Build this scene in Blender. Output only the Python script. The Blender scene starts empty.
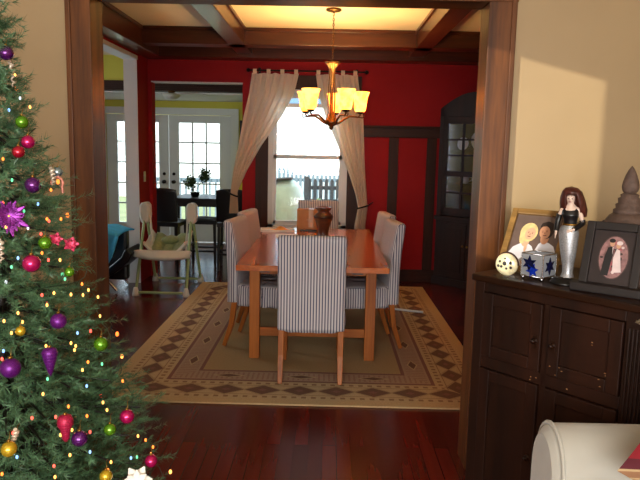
import bpy, bmesh, math, random
import numpy as np
from mathutils import Matrix, Vector, Euler

C = bpy.context.scene.collection
S = bpy.context.scene
PI = math.pi
random.seed(7)

# ---------------------------------------------------------------- camera, sky, sun, added fill lamps, exposure
CAM_H, PITCH, YAW, ROLL, FPX = 1.57, 8.0, 0.6, 1.2, 640.0
def cam_axes():
    p, y, r = [math.radians(a) for a in (PITCH, YAW, ROLL)]
    fw = Vector((-math.sin(y)*math.cos(p), math.cos(y)*math.cos(p), -math.sin(p)))
    rt = Vector((math.cos(y), math.sin(y), 0))
    up = rt.cross(fw)
    return fw, rt*math.cos(r)+up*math.sin(r), up*math.cos(r)-rt*math.sin(r)
FW, RT, UP = cam_axes()
cd = bpy.data.cameras.new('camera'); cd.lens = 36.0*FPX/640.0; cd.sensor_width = 36.0; cd.clip_start = 0.05
co = bpy.data.objects.new('camera', cd); C.objects.link(co)
m3 = Matrix((RT, UP, -FW)).transposed().to_4x4(); m3.translation = (0, 0, CAM_H)
co.matrix_world = m3
S.camera = co

w = bpy.data.worlds.new('sky'); S.world = w; w.use_nodes = True
bg = w.node_tree.nodes['Background']; bg.inputs[0].default_value = (0.78, 0.90, 1.0, 1); bg.inputs[1].default_value = 2.7

def lamp(name, kind, loc, energy, color, direction=None, **kw):
    l = bpy.data.lights.new(name, kind); l.energy = energy; l.color = color
    for k, v in kw.items(): setattr(l, k, v)
    o = bpy.data.objects.new(name, l); C.objects.link(o); o.location = loc
    if direction is not None: o.rotation_euler = Vector(direction).to_track_quat('-Z', 'Y').to_euler()
    return o
SUN_DIR = (1.0, 0.9, -0.25)
lamp('sun', 'SUN', (-8, -8, 6), 3.4, (1.0, 0.93, 0.80), SUN_DIR, angle=math.radians(0.35))
# fill lamps added at the unseen rear window and the kitchen's side opening
lamp('rear_window_daylight', 'AREA', (-0.1, -2.38, 1.6), 162, (1.0, 0.965, 0.915), (0, 1, -0.05), shape='RECTANGLE', size=3.0, size_y=1.45)
lamp('kitchen_window_daylight', 'AREA', (-4.5, 6.9, 1.6), 26, (0.80, 0.92, 1.0), (1, 0, -0.1), shape='RECTANGLE', size=.6, size_y=1.4)
S.view_settings.view_transform = 'Standard'; S.view_settings.look = 'None'
S.view_settings.exposure = 0.25; S.view_settings.gamma = 1.0; S.view_settings.use_curve_mapping = False
S.cycles.max_bounces = 8; S.cycles.diffuse_bounces = 5; S.cycles.transparent_max_bounces = 16
S.cycles.sample_clamp_indirect = 6.0

def pix_ray(px, py):
    return Vector((0, 0, CAM_H)), FW + RT*((px-320)/FPX) + UP*((240-py)/FPX)
def at_y(px, py, Y):
    o, d = pix_ray(px, py); return o + d*(Y/d.y)

# ---------------------------------------------------------------- mesh builder
def smoothstep(x): x = max(0, min(1, x)); return x*x*(3-2*x)
class MB:
    def __init__(s): s.v = []; s.f = []; s.m = []; s.s = []; s.M = Matrix()
    def add(s, vs, fs, mi=0, sm=False):
        n = len(s.v); M = s.M
        s.v += [tuple(M @ Vector(p)) for p in vs]
        for f in fs: s.f.append(tuple(n+i for i in f)); s.m.append(mi); s.s.append(sm)
        return s
    def box(s, c, d, mi=0, R=None):
        x, y, z = d[0]/2, d[1]/2, d[2]/2
        vs = [Vector(p) for p in ((-x,-y,-z),(x,-y,-z),(x,y,-z),(-x,y,-z),(-x,-y,z),(x,-y,z),(x,y,z),(-x,y,z))]
        if R is not None: vs = [R @ p for p in vs]
        return s.add([p+Vector(c) for p in vs], [(0,3,2,1),(4,5,6,7),(0,1,5,4),(1,2,6,5),(2,3,7,6),(3,0,4,7)], mi)
    def bb(s, x0, x1, y0, y1, z0, z1, mi=0):
        return s.box(((x0+x1)/2, (y0+y1)/2, (z0+z1)/2), (abs(x1-x0), abs(y1-y0), abs(z1-z0)), mi)
    def hexa(s, p, mi=0):   # 8 points bottom ring, top ring
        return s.add(p, [(0,3,2,1),(4,5,6,7),(0,1,5,4),(1,2,6,5),(2,3,7,6),(3,0,4,7)], mi)
    def bar(s, a, b, w, h=None, mi=0, w2=None, h2=None, side=(1,0,0)):
        a, b = Vector(a), Vector(b); h = w if h is None else h; w2 = w if w2 is None else w2; h2 = h if h2 is None else h2
        d = (b-a).normalized(); u = Vector(side); u = (u - d*u.dot(d)).normalized(); v = d.cross(u)
        vs = [a+u*(x*w/2)+v*(y*h/2) for x, y in ((-1,-1),(1,-1),(1,1),(-1,1))] + [b+u*(x*w2/2)+v*(y*h2/2) for x, y in ((-1,-1),(1,-1),(1,1),(-1,1))]
        return s.hexa(vs, mi)
    def tube(s, pts, r, n=8, mi=0, cap=True, sm=True):
        pts = [Vector(p) for p in pts]; k = len(pts); rs = r if hasattr(r, '__len__') else [r]*k
        u = None; vs = []; fs = []
        for i, p in enumerate(pts):
            d = (pts[min(i+1, k-1)] - pts[max(i-1, 0)]).normalized()
            if u is None: u = d.orthogonal().normalized()
            else: u = (u - d*u.dot(d)).normalized()
            v = d.cross(u)
            for j in range(n):
                a = 2*PI*j/n; vs.append(p + u*(math.cos(a)*rs[i]) + v*(math.sin(a)*rs[i]))
        for i in range(k-1):
            for j in range(n): fs.append((i*n+j, i*n+(j+1)%n, (i+1)*n+(j+1)%n, (i+1)*n+j))
        s.add(vs, fs, mi, sm)
        if cap: s.add(vs[:n], [tuple(reversed(range(n)))], mi); s.add(vs[-n:], [tuple(range(n))], mi)
        return s
    def lathe(s, prof, n=20, c=(0,0,0), mi=0, sm=True, R=None, sx=1, sy=1):
        vs = []; fs = []; c = Vector(c); k = len(prof)
        for r, z in prof:
            for j in range(n):
                a = 2*PI*j/n; p = Vector((math.cos(a)*r*sx, math.sin(a)*r*sy, z)); vs.append((R @ p if R is not None else p)+c)
        for i in range(k-1):
            for j in range(n): fs.append((i*n+j, i*n+(j+1)%n, (i+1)*n+(j+1)%n, (i+1)*n+j))
        if prof[0][0] > 1e-5: fs.append(tuple(reversed(range(n))))
        if prof[-1][0] > 1e-5: fs.append(tuple((k-1)*n+j for j in range(n)))
        return s.add(vs, fs, mi, sm)
    def ball(s, c, r, n=16, mi=0, R=None):
        r = r if hasattr(r, '__len__') else (r, r, r); k = max(6, n//2)
        prof = [(math.sin(PI*i/k), -math.cos(PI*i/k)) for i in range(k+1)]
        prof[0] = (1e-6, -1); prof[-1] = (1e-6, 1)
        vs = []; fs = []; c = Vector(c)
        for q, z in prof:
            for j in range(n):
                a = 2*PI*j/n; p = Vector((math.cos(a)*q*r[0], math.sin(a)*q*r[1], z*r[2])); vs.append((R @ p if R is not None else p)+c)
        for i in range(k):
            for j in range(n): fs.append((i*n+j, i*n+(j+1)%n, (i+1)*n+(j+1)%n, (i+1)*n+j))
        return s.add(vs, fs, mi, True)
    def prism(s, pts, y0, y1, mi=0):    # outline in x-z, extruded along y
        n = len(pts); vs = [(x, y0, z) for x, z in pts] + [(x, y1, z) for x, z in pts]
        fs = [tuple(range(n)), tuple(reversed(range(n, 2*n)))] + [(i, n+i, n+(i+1) % n, (i+1) % n) for i in range(n)]
        return s.add(vs, fs, mi)
    def prismz(s, pts, z0, z1, mi=0):   # outline in x-y, extruded along z
        n = len(pts); vs = [(x, y, z0) for x, y in pts] + [(x, y, z1) for x, y in pts]
        fs = [tuple(reversed(range(n))), tuple(range(n, 2*n))] + [(i, (i+1) % n, n+(i+1) % n, n+i) for i in range(n)]
        return s.add(vs, fs, mi)
    def grid(s, fn, nu, nv, mi=0, sm=True):
        vs = [fn(i/nu, j/nv) for j in range(nv+1) for i in range(nu+1)]
        fs = [(j*(nu+1)+i, j*(nu+1)+i+1, (j+1)*(nu+1)+i+1, (j+1)*(nu+1)+i) for j in range(nv) for i in range(nu)]
        return s.add(vs, fs, mi, sm)
    def build(s, name, mats, parent=None, bevel=0, subsurf=0, solid=0):
        me = bpy.data.meshes.new(name); me.from_pydata(s.v, [], s.f)
        mats = mats if isinstance(mats, (list, tuple)) else [mats]
        for m in mats: me.materials.append(m)
        me.polygons.foreach_set('material_index', s.m); me.polygons.foreach_set('use_smooth', s.s)
        me.update()
        bm = bmesh.new(); bm.from_mesh(me); bmesh.ops.recalc_face_normals(bm, faces=bm.faces); bm.to_mesh(me); bm.free()
        o = bpy.data.objects.new(name, me); C.objects.link(o)
        if parent is not None: o.parent = parent
        if solid: q = o.modifiers.new('solid', 'SOLIDIFY'); q.thickness = solid; q.offset = 0
        if bevel: q = o.modifiers.new('bevel', 'BEVEL'); q.width = bevel; q.segments = 2; q.limit_method = 'ANGLE'; q.angle_limit = 0.6
        if subsurf: q = o.modifiers.new('sub', 'SUBSURF'); q.levels = subsurf; q.render_levels = subsurf
        return o

def tag(o, label, cat, group=None, kind=None):
    o['label'] = label; o['category'] = cat
    if group: o['group'] = group
    if kind: o['kind'] = kind
    return o
def thing(name, label, cat, loc=(0, 0, 0), rz=0.0, group=None):
    o = bpy.data.objects.new(name, None); C.objects.link(o); o.empty_display_size = 0.1
    o.location = loc; o.rotation_euler = (0, 0, rz)
    return tag(o, label, cat, group)
def struct(o): o['kind'] = 'structure'; return o
def copy_tree(o, parent=None):
    c = o.copy(); C.objects.link(c)
    if parent is not None: c.parent = parent
    for ch in list(o.children): copy_tree(ch, c)
    return c

# ---------------------------------------------------------------- materials
def srgb(r, g, b):
    f = lambda c: (c/255/12.92) if c/255 <= 0.04045 else ((c/255+0.055)/1.055)**2.4
    return (f(r), f(g), f(b), 1)
def new_mat(name):
    m = bpy.data.materials.new(name); m.use_nodes = True
    return m, m.node_tree.nodes, m.node_tree.links, m.node_tree.nodes['Principled BSDF']
def mat(name, col, rough=0.6, metal=0.0, var=0.12, scale=12.0, stretch=(1, 1, 1), bump=0.0, coat=0.0, sheen=0.0, spec=0.5):
    """plain material whose colour wanders a little with object-space noise"""
    m, N, L, P = new_mat(name)
    P.inputs['Roughness'].default_value = rough; P.inputs['Metallic'].default_value = metal
    P.inputs['Coat Weight'].default_value = coat; P.inputs['Sheen Weight'].default_value = sheen
    P.inputs['Specular IOR Level'].default_value = spec
    tc = N.new('ShaderNodeTexCoord'); mp = N.new('ShaderNodeMapping'); mp.inputs['Scale'].default_value = stretch
    nz = N.new('ShaderNodeTexNoise'); nz.inputs['Scale'].default_value = scale; nz.inputs['Detail'].default_value = 4
    rp = N.new('ShaderNodeValToRGB'); c = Vector(col[:3])
    rp.color_ramp.elements[0].position = 0.3; rp.color_ramp.elements[1].position = 0.7
    rp.color_ramp.elements[0].color = (*(c*(1-var)), 1); rp.color_ramp.elements[1].color = (*(c*(1+var)), 1)
    L.new(tc.outputs['Object'], mp.inputs[0]); L.new(mp.outputs[0], nz.inputs['Vector']); L.new(nz.outputs['Fac'], rp.inputs[0]); L.new(rp.outputs[0], P.inputs['Base Color'])
    if bump:
        b = N.new('ShaderNodeBump'); b.inputs['Strength'].default_value = bump; b.inputs['Distance'].default_value = 0.01
        L.new(nz.outputs['Fac'], b.inputs['Height']); L.new(b.outputs[0], P.inputs['Normal'])
    return m
def wood(name, dark, light, rough=0.35, axis='z', scale=9.0, coat=0.2):
    m, N, L, P = new_mat(name); P.inputs['Specular IOR Level'].default_value = .28
    P.inputs['Roughness'].default_value = rough; P.inputs['Coat Weight'].default_value = coat; P.inputs['Coat Roughness'].default_value = 0.15
    tc = N.new('ShaderNodeTexCoord'); mp = N.new('ShaderNodeMapping')
    mp.inputs['Scale'].default_value = {'z': (1, 1, 0.08), 'y': (1, 0.08, 1), 'x': (0.08, 1, 1)}[axis]
    n1 = N.new('ShaderNodeTexNoise'); n1.inputs['Scale'].default_value = scale; n1.inputs['Detail'].default_value = 6; n1.inputs['Distortion'].default_value = 1.2
    n2 = N.new('ShaderNodeTexNoise'); n2.inputs['Scale'].default_value = scale*9; n2.inputs['Detail'].default_value = 3
    mx = N.new('ShaderNodeMath'); mx.operation = 'MULTIPLY_ADD'; mx.inputs[1].default_value = 0.35; 
    rp = N.new('ShaderNodeValToRGB'); rp.color_ramp.elements[0].position = 0.45; rp.color_ramp.elements[1].position = 0.85
    rp.color_ramp.elements[0].color = dark; rp.color_ramp.elements[1].color = light
    L.new(tc.outputs['Object'], mp.inputs[0]); L.new(mp.outputs[0], n1.inputs['Vector']); L.new(mp.outputs[0], n2.inputs['Vector'])
    L.new(n2.outputs['Fac'], mx.inputs[0]); L.new(n1.outputs['Fac'], mx.inputs[2]); L.new(mx.outputs[0], rp.inputs[0]); L.new(rp.outputs[0], P.inputs['Base Color'])
    return m
def emis(name, col, strength, base=None):
    m, N, L, P = new_mat(name)
    P.inputs['Base Color'].default_value = base or col; P.inputs['Emission Color'].default_value = col; P.inputs['Emission Strength'].default_value = strength
    P.inputs['Roughness'].default_value = 0.3
    return m
def glass(name, tint=(1, 1, 1, 1), gloss=0.06, rough=0.02):
    m = bpy.data.materials.new(name); m.use_nodes = True; N = m.node_tree.nodes; L = m.node_tree.links; N.clear()
    o = N.new('ShaderNodeOutputMaterial'); mx = N.new('ShaderNodeMixShader'); t = N.new('ShaderNodeBsdfTransparent'); g = N.new('ShaderNodeBsdfGlossy')
    t.inputs[0].default_value = tint; g.inputs['Roughness'].default_value = rough; mx.inputs[0].default_value = gloss
    L.new(t.outputs[0], mx.inputs[1]); L.new(g.outputs[0], mx.inputs[2]); L.new(mx.outputs[0], o.inputs[0])
    return m
def sheer(name, col, alpha=0.12, trans=0.45):
    m = bpy.data.materials.new(name); m.use_nodes = True; N = m.node_tree.nodes; L = m.node_tree.links; N.clear()
    o = N.new('ShaderNodeOutputMaterial'); a = N.new('ShaderNodeMixShader'); b = N.new('ShaderNodeMixShader')
    d = N.new('ShaderNodeBsdfDiffuse'); t = N.new('ShaderNodeBsdfTranslucent'); q = N.new('ShaderNodeBsdfTransparent')
    tc = N.new('ShaderNodeTexCoord'); nz = N.new('ShaderNodeTexNoise'); nz.inputs['Scale'].default_value = 300; rp = N.new('ShaderNodeValToRGB')
    rp.color_ramp.elements[0].color = (*(Vector(col[:3])*0.9), 1); rp.color_ramp.elements[1].color = (*(Vector(col[:3])*1.05), 1)
    L.new(tc.outputs['Object'], nz.inputs['Vector']); L.new(nz.outputs['Fac'], rp.inputs[0]); L.new(rp.outputs[0], d.inputs[0]); L.new(rp.outputs[0], t.inputs[0])
    a.inputs[0].default_value = trans; b.inputs[0].default_value = alpha
    L.new(d.outputs[0], a.inputs[1]); L.new(t.outputs[0], a.inputs[2]); L.new(a.outputs[0], b.inputs[1]); L.new(q.outputs[0], b.inputs[2]); L.new(b.outputs[0], o.inputs[0])
    return m

M = {}
M['beige'] = mat('beige_wall_paint', srgb(165, 139, 101), 0.5, var=0.03, scale=3)
M['red'] = mat('red_wall_paint', srgb(150, 22, 29), 0.75, var=0.05, scale=3, spec=.25)
M['yellow'] = mat('yellow_wall_paint', srgb(205, 196, 70), 0.6, var=0.03, scale=3)
M['white'] = mat('white_paint', srgb(214, 216, 216), 0.5, var=0.02, scale=4)
M['ceil'] = mat('ceiling_plaster', srgb(232, 218, 190), 0.8, var=0.04, scale=2.5)
M['ceil_white'] = mat('white_ceiling_plaster', srgb(215, 215, 212), 0.8, var=0.03, scale=3)
M['casing'] = wood('casing_oak', srgb(62, 32, 11), srgb(118, 68, 27), 0.45, 'z', 8, .05)
M['casing_h'] = wood('casing_oak_across', srgb(62, 32, 11), srgb(118, 68, 27), 0.45, 'x', 8, .05)
M['beam_y'] = wood('beam_wood_lengthwise', srgb(52, 24, 14), srgb(86, 42, 24), 0.3, 'y', 7)
M['beam_x'] = wood('beam_wood_across', srgb(52, 24, 14), srgb(86, 42, 24), 0.3, 'x', 7)
M['dark_z'] = wood('dark_trim_wood', srgb(36, 15, 8), srgb(60, 28, 14), 0.55, 'z', 8, 0)
M['dark_x'] = wood('dark_rail_wood', srgb(36, 15, 8), srgb(60, 28, 14), 0.55, 'x', 8, 0)
M['cab'] = wood('old_cabinet_wood', srgb(20, 9, 5), srgb(46, 21, 9), 0.5, 'z', 6, 0)
M['cab_x'] = wood('old_cabinet_wood_across', srgb(22, 10, 6), srgb(50, 25, 11), 0.35, 'x', 6, 0.1)
M['china'] = wood('china_cabinet_wood', srgb(24, 12, 9), srgb(44, 22, 15), 0.5, 'z', 6, 0)
M['pine'] = wood('honey_pine', srgb(134, 68, 22), srgb(178, 102, 38), 0.5, 'z', 8, .03)
M['pine_x'] = wood('honey_pine_across', srgb(134, 68, 22), srgb(178, 102, 38), 0.5, 'x', 8, .03)
M['tabletop'] = wood('table_top_pine', srgb(172, 84, 38), srgb(206, 118, 60), 0.22, 'y', 7, 0.5)
M['glass'] = glass('window_glass', (0.97, 0.99, 1, 1), 0.05)
M['clear'] = glass('clear_glass', (0.94, 0.97, 1, 1), 0.16, 0.05)
M['black_leather'] = mat('black_leather', srgb(22, 23, 27), 0.32, var=0.2, scale=60, bump=0.1)
M['black_wood'] = mat('black_brown_wood', srgb(26, 17, 15), 0.35, var=0.25, scale=10, stretch=(1, 1, .1))
M['black'] = mat('black_satin', srgb(14, 13, 13), 0.35, var=0.15)
M['bronze'] = mat('antique_bronze', srgb(112, 78, 42), 0.35, 0.85, var=0.2, scale=30)
M['iron'] = mat('dark_iron', srgb(32, 24, 20), 0.4, 0.7)
M['silver'] = mat('silver_metal', srgb(200, 200, 205), 0.2, 1.0, var=0.05)
M['brass'] = mat('aged_brass', srgb(150, 112, 50), 0.35, 0.9, var=0.2)
M['plastic_white'] = mat('white_plastic', srgb(208, 206, 192), 0.4, var=0.03)
M['plastic_green'] = mat('sage_green_enamel', srgb(150, 170, 120), 0.4, var=0.06)
M['green_pad'] = mat('sage_green_padding', srgb(138, 148, 98), 0.8, var=0.15, scale=30, sheen=0.2)
M['ivory'] = mat('ivory_microfibre', srgb(178, 174, 163), 0.85, var=0.06, scale=7, sheen=0.4, bump=0.05)
M['paper'] = mat('white_paper', srgb(228, 226, 220), 0.7, var=0.02)
M['card'] = mat('brown_cardboard', srgb(176, 122, 78), 0.8, var=0.06)

# floor boards run away from the camera
m, N, L, P = new_mat('dark_cherry_floorboards'); M['floor'] = m
tc = N.new('ShaderNodeTexCoord'); sp = N.new('ShaderNodeSeparateXYZ'); cb = N.new('ShaderNodeCombineXYZ'); br = N.new('ShaderNodeTexBrick')
L.new(tc.outputs['Object'], sp.inputs[0]); L.new(sp.outputs['Y'], cb.inputs['X']); L.new(sp.outputs['X'], cb.inputs['Y']); L.new(cb.outputs[0], br.inputs['Vector'])
br.inputs['Scale'].default_value = 1.0; br.inputs['Brick Width'].default_value = 1.3; br.inputs['Row Height'].default_value = 0.075
br.inputs['Mortar Size'].default_value = 0.002; br.inputs['Color1'].default_value = srgb(108, 33, 23); br.inputs['Color2'].default_value = srgb(76, 22, 16); br.inputs['Mortar'].default_value = srgb(22, 7, 5)
mp = N.new('ShaderNodeMapping'); mp.inputs['Scale'].default_value = (1, 0.06, 1); nz = N.new('ShaderNodeTexNoise'); nz.inputs['Scale'].default_value = 26; nz.inputs['Detail'].default_value = 5
L.new(tc.outputs['Object'], mp.inputs[0]); L.new(mp.outputs[0], nz.inputs['Vector'])
mx = N.new('ShaderNodeMix'); mx.data_type = 'RGBA'; mx.blend_type = 'MULTIPLY'; mx.inputs['Factor'].default_value = 0.6
L.new(br.outputs['Color'], mx.inputs['A']); rp = N.new('ShaderNodeValToRGB'); rp.color_ramp.elements[0].color = (.35, .35, .35, 1); rp.color_ramp.elements[1].color = (1.3, 1.3, 1.3, 1)
L.new(nz.outputs['Fac'], rp.inputs[0]); L.new(rp.outputs[0], mx.inputs['B']); L.new(mx.outputs['Result'], P.inputs['Base Color'])
P.inputs['Roughness'].default_value = 0.22

# striped slipcover: narrow slate stripes on off-white, following x on faces that look along y/z, y on the sides
m, N, L, P = new_mat('slate_striped_cotton'); M['stripe'] = m
tc = N.new('ShaderNodeTexCoord'); sp = N.new('ShaderNodeSeparateXYZ'); sn = N.new('ShaderNodeSeparateXYZ'); L.new(tc.outputs['Object'], sp.inputs[0]); L.new(tc.outputs['Normal'], sn.inputs[0])
ab = N.new('ShaderNodeMath'); ab.operation = 'ABSOLUTE'; L.new(sn.outputs['X'], ab.inputs[0]); gt = N.new('ShaderNodeMath'); gt.operation = 'GREATER_THAN'; gt.inputs[1].default_value = 0.72; L.new(ab.outputs[0], gt.inputs[0])
mixc = N.new('ShaderNodeMix'); mixc.data_type = 'FLOAT'; L.new(gt.outputs[0], mixc.inputs['Factor']); L.new(sp.outputs['X'], mixc.inputs['A']); L.new(sp.outputs['Y'], mixc.inputs['B'])
ml = N.new('ShaderNodeMath'); ml.operation = 'MULTIPLY'; ml.inputs[1].default_value = 1/0.0195; L.new(mixc.outputs['Result'], ml.inputs[0])
fr = N.new('ShaderNodeMath'); fr.operation = 'FRACT'; L.new(ml.outputs[0], fr.inputs[0])
rp = N.new('ShaderNodeValToRGB'); e = rp.color_ramp.elements; e[0].position = 0.0; e[0].color = srgb(208, 200, 200); e[1].position = 0.62; e[1].color = srgb(84, 82, 102)
e2 = e.new(0.5); e2.color = srgb(208, 200, 200); e3 = e.new(0.94); e3.color = srgb(84, 82, 102); e4 = e.new(1.0); e4.color = srgb(208, 200, 200)
L.new(fr.outputs[0], rp.inputs[0]); L.new(rp.outputs[0], P.inputs['Base Color']); P.inputs['Roughness'].default_value = 0.85

# ---------------------------------------------------------------- the setting
OY0, OY1 = 3.05, 3.175           # living/dining partition
OL, OR_, OH = -1.105, 0.714, 2.25
LX, RX = -1.90, 1.72            # living room side walls
DX0, DX1 = -2.15, 2.05          # dining side walls
BY = 7.70                       # dining back wall
CH = 2.80
KX0, KX1, KY = -4.60, -1.03, 10.55

b = MB(); b.bb(-5, 3, -2.7, 10.8, -0.12, 0.0); struct(b.build('floor', M['floor']))
# partition, with living side beige and dining side red
b = MB()
for (x0, x1, z0, z1) in ((-4.7, OL-.02, 0, CH), (OR_+.02, 2.2, 0, CH), (OL-.02, OR_+.02, OH+.02, CH)):
    b.bb(x0, x1, OY0, (OY0+OY1)/2, z0, z1, 0); b.bb(x0, x1, (OY0+OY1)/2, OY1, z0, z1, 1)
struct(b.build('wall_partition', [M['beige'], M['red']]))
# living room shell (left wall with the high window the sun comes through, rear wall with a wide window added for fill light)
b = MB(); WY0, WY1, WZ0, WZ1 = 0.085, 0.72, 1.74, 2.735
for a in ((-2.7, WY0, 0, CH), (WY1, OY0, 0, CH), (WY0, WY1, 0, WZ0), (WY0, WY1, WZ1, CH)): b.bb(LX-.12, LX, a[0], a[1], a[2], a[3])
struct(b.build('wall_living_left', M['beige']))
b = MB(); b.bb(RX, RX+.12, -2.7, OY0, 0, CH); struct(b.build('wall_living_right', M['beige']))
b = MB()
for a in ((LX, -1.62, 0, CH), (1.45, RX, 0, CH), (-1.62, 1.45, 0, 0.85), (-1.62, 1.45, 2.35, CH)): b.bb(a[0], a[1], -2.55, -2.43, a[2], a[3])
struct(b.build('wall_living_rear', M['beige']))
b = MB(); b.bb(LX-.12, RX+.12, -2.7, OY0, CH, CH+.12); struct(b.build('ceiling_living', M['ceil']))
b = MB()
for y in (WY0-.03, WY1+.03): b.bb(LX-.05, LX+.02, y-.05, y+.03, WZ0-.06, WZ1+.06)
b.bb(LX-.05, LX+.02, WY0, WY1, WZ0-.08, WZ0); b.bb(LX-.05, LX+.02, WY0-.05, WY1+.05, WZ1, WZ1+.06)
f = struct(b.build('window_2', M['white']))
b = MB(); b.bb(LX-.10, LX-.095, WY0, WY1, WZ0, WZ1); b.build('pane', M['glass'], f)
b = MB()
for x in (-1.6, -.6, .42, 1.42): b.bb(x-.03, x+.03, -2.50, -2.43, .85, 2.35)
for z in (.85, 1.6, 2.35): b.bb(-1.62, 1.44, -2.50, -2.43, z-.03, z+.03)
f = struct(b.build('window_3', M['white'])); b = MB(); b.bb(-1.6, 1.42, -2.48, -2.475, .85, 2.35); b.build('pane', M['glass'], f)  # unseen window, added and widened to brighten the rooms ahead

# casing of the wide opening: two uprights, jamb linings and head
def casing(n, x0, x1, jx0, jx1, name):
    b = MB(); b.bb(x0, x1, OY0-.025, OY0, 0, OH+.12, 0)
    e = (x0, x1)[1 if x1 > OR_ else 0]; b.bb(e-.012, e+.012, OY0-.035, OY0, 0, OH+.12, 0)
    b.bb(jx0, jx1, OY0-.01, OY1+.005, 0, OH, 0)
    b.bb(x0, x1, OY1, OY1+.02, 0, OH+.12, 0)
    return struct(b.build(name, M['casing'], bevel=.004))
casing(1, -1.206, -1.105, -1.127, -1.105, 'trim_1')
casing(2, 0.714, 0.827, 0.714, 0.736, 'trim_2')
b = MB(); b.bb(-1.225, .845, OY0-.03, OY0, OH, OH+.14); b.bb(-1.245, .865, OY0-.045, OY0, OH+.14, OH+.17); b.bb(OL, OR_, OY0-.01, OY1+.005, OH, OH+.02); b.bb(-1.206, .827, OY1, OY1+.02, OH, OH+.14)
struct(b.build('trim_3', M['casing_h'], bevel=.004))
b = MB(); b.bb(LX, -1.22, OY0-.02, OY0, 0, .18); b.bb(.84, RX, OY0-.02, OY0, 0, .18); struct(b.build('baseboard_living', M['casing_h']))

# dining room: red back wall with doorway and window holes
DOX0, DOX1, DOZ = -2.105, -1.03, 2.335
WX0, WX1, WB, WT = -0.72, 0.225, 0.62, 2.27
b = MB()
for a in ((-2.3, DOX0, 0, CH), (DOX1, WX0, 0, CH), (WX1, 2.2, 0, CH), (DOX0, DOX1, DOZ, CH), (WX0, WX1, 0, WB), (WX0, WX1, WT, CH)): b.bb(a[0], a[1], BY, BY+.15, a[2], a[3])
struct(b.build('wall_back', M['red']))
b = MB(); LY0, LY1, LZ = 4.3, 7.27, 2.53
for a in ((OY1, LY0, 0, CH), (LY1, BY, 0, CH), (LY0, LY1, LZ, CH)): b.bb(DX0-.14, DX0, a[0], a[1], a[2], a[3])
struct(b.build('wall_left', M['red']))
b = MB(); b.bb(DX0-.145, DX0+.004, LY1-.012, LY1, 0, LZ); b.bb(DX0-.145, DX0+.004, LY0, LY1, LZ-.012, LZ); b.bb(DX0-.145, DX0+.004, LY0, LY0+.012, 0, LZ)
b.bb(DX0, DX0+.012, LY0, LY1, LZ-.01, LZ+.03); struct(b.build('trim_4', M['white']))
b = MB(); b.bb(DOX0-.004, DOX1+.004, BY-.006, BY+.155, DOZ-.012, DOZ); struct(b.build('trim_5', M['white']))
b = MB(); b.bb(DX1, DX1+.12, OY1, BY, 0, CH); struct(b.build('wall_right', M['red']))
b = MB(); b.bb(-5, 2.2, OY0, BY+.15, CH, CH+.12); b.bb(-5, KX1+.06, BY+.15, 9.14, CH, CH+.12); struct(b.build('ceiling', M['ceil']))
# coffer beams
BZ = 2.63
def beam(n, x0, x1, y0, y1, z0, ax):
    b = MB(); b.bb(x0, x1, y0, y1, z0, CH)
    lip = .018
    b.bb(x0-lip, x1+lip, y0-lip, y1+lip, CH-.035, CH) 
    struct(b.build('trim_%d' % n, M['beam_x' if ax == 'x' else 'beam_y'], bevel=.006))
beam(6, DX0, DX1, 6.80, 7.02, BZ, 'x')
beam(7, DX0, DX1, OY1+.02, 3.60, BZ, 'x')
beam(8, DX0, DX1, 4.60, 4.66, CH-.03, 'x') if False else None
beam(9, DX0, DX1, 7.46, BY, 2.585, 'x')
beam(10, -1.06, -0.89, 3.6, 7.46, BZ, 'y')
beam(11, 0.88, 1.05, 3.6, 7.46, BZ, 'y')
beam(12, DX0, DX0+.20, 3.6, 7.46, 2.585, 'y')
beam(13, DX1-.20, DX1, 3.6, 7.46, 2.585, 'y')
# wainscot rail, battens and baseboard on the red wall
b = MB(); b.bb(.37, DX1, BY-.03, BY, 1.735, 1.845); b.bb(.37, DX1, BY-.055, BY, 1.845, 1.87); struct(b.build('trim_14', M['dark_x'], bevel=.004))
for i, x in enumerate((.715, 1.165, 1.65)):
    b = MB(); b.bb(x, x+.115, BY-.022, BY, .12, 1.735); struct(b.build('trim_%d' % (15+i), M['dark_z'], bevel=.003))
b = MB(); b.bb(.37, DX1, BY-.03, BY, 0, .15); b.bb(-.87, .37, BY-.03, BY, 0, .15); struct(b.build('baseboard_back', M['dark_x'], bevel=.004))

# dining window: dark casing, white frame, two sashes and glass
win = bpy.data.objects.new('window_1', None); C.objects.link(win); win.location = (0, BY, 0); struct(win)
b = MB(); b.bb(-.87, WX0, -.03, 0, .15, WT+.16); b.bb(WX1, .37, -.03, 0, .15, WT+.16); b.bb(-.87, .37, -.035, 0, WT, WT+.16); b.bb(-.87, .37, -.03, 0, WB-.12, WB); b.bb(-.90, .40, -.07, .02, WB-.02, WB+.015)
b.build('casing', M['dark_z'], win, bevel=.004)
b = MB(); b.bb(WX0, WX0+.06, -.005, .12, WB, WT); b.bb(WX1-.06, WX1, -.005, .12, WB, WT); b.bb(WX0, WX1, -.005, .12, WT-.05, WT); b.bb(WX0, WX1, -.005, .12, WB, WB+.05); b.build('frame', M['white'], win)
def sash(z0, z1, y):
    b = MB(); x0, x1 = WX0+.06, WX1-.06
    b.bb(x0, x0+.035, y, y+.03, z0, z1); b.bb(x1-.035, x1, y, y+.03, z0, z1); b.bb(x0, x1, y, y+.03, z0, z0+.045); b.bb(x0, x1, y, y+.03, z1-.045, z1)
    f = b.build('sash', M['white'], win); b = MB(); b.bb(x0+.03, x1-.03, y+.013, y+.017, z0+.04, z1-.04); b.build('pane', M['glass'], f)
sash(1.46, WT-.05, .06); sash(WB+.05, 1.505, .025)

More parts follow.
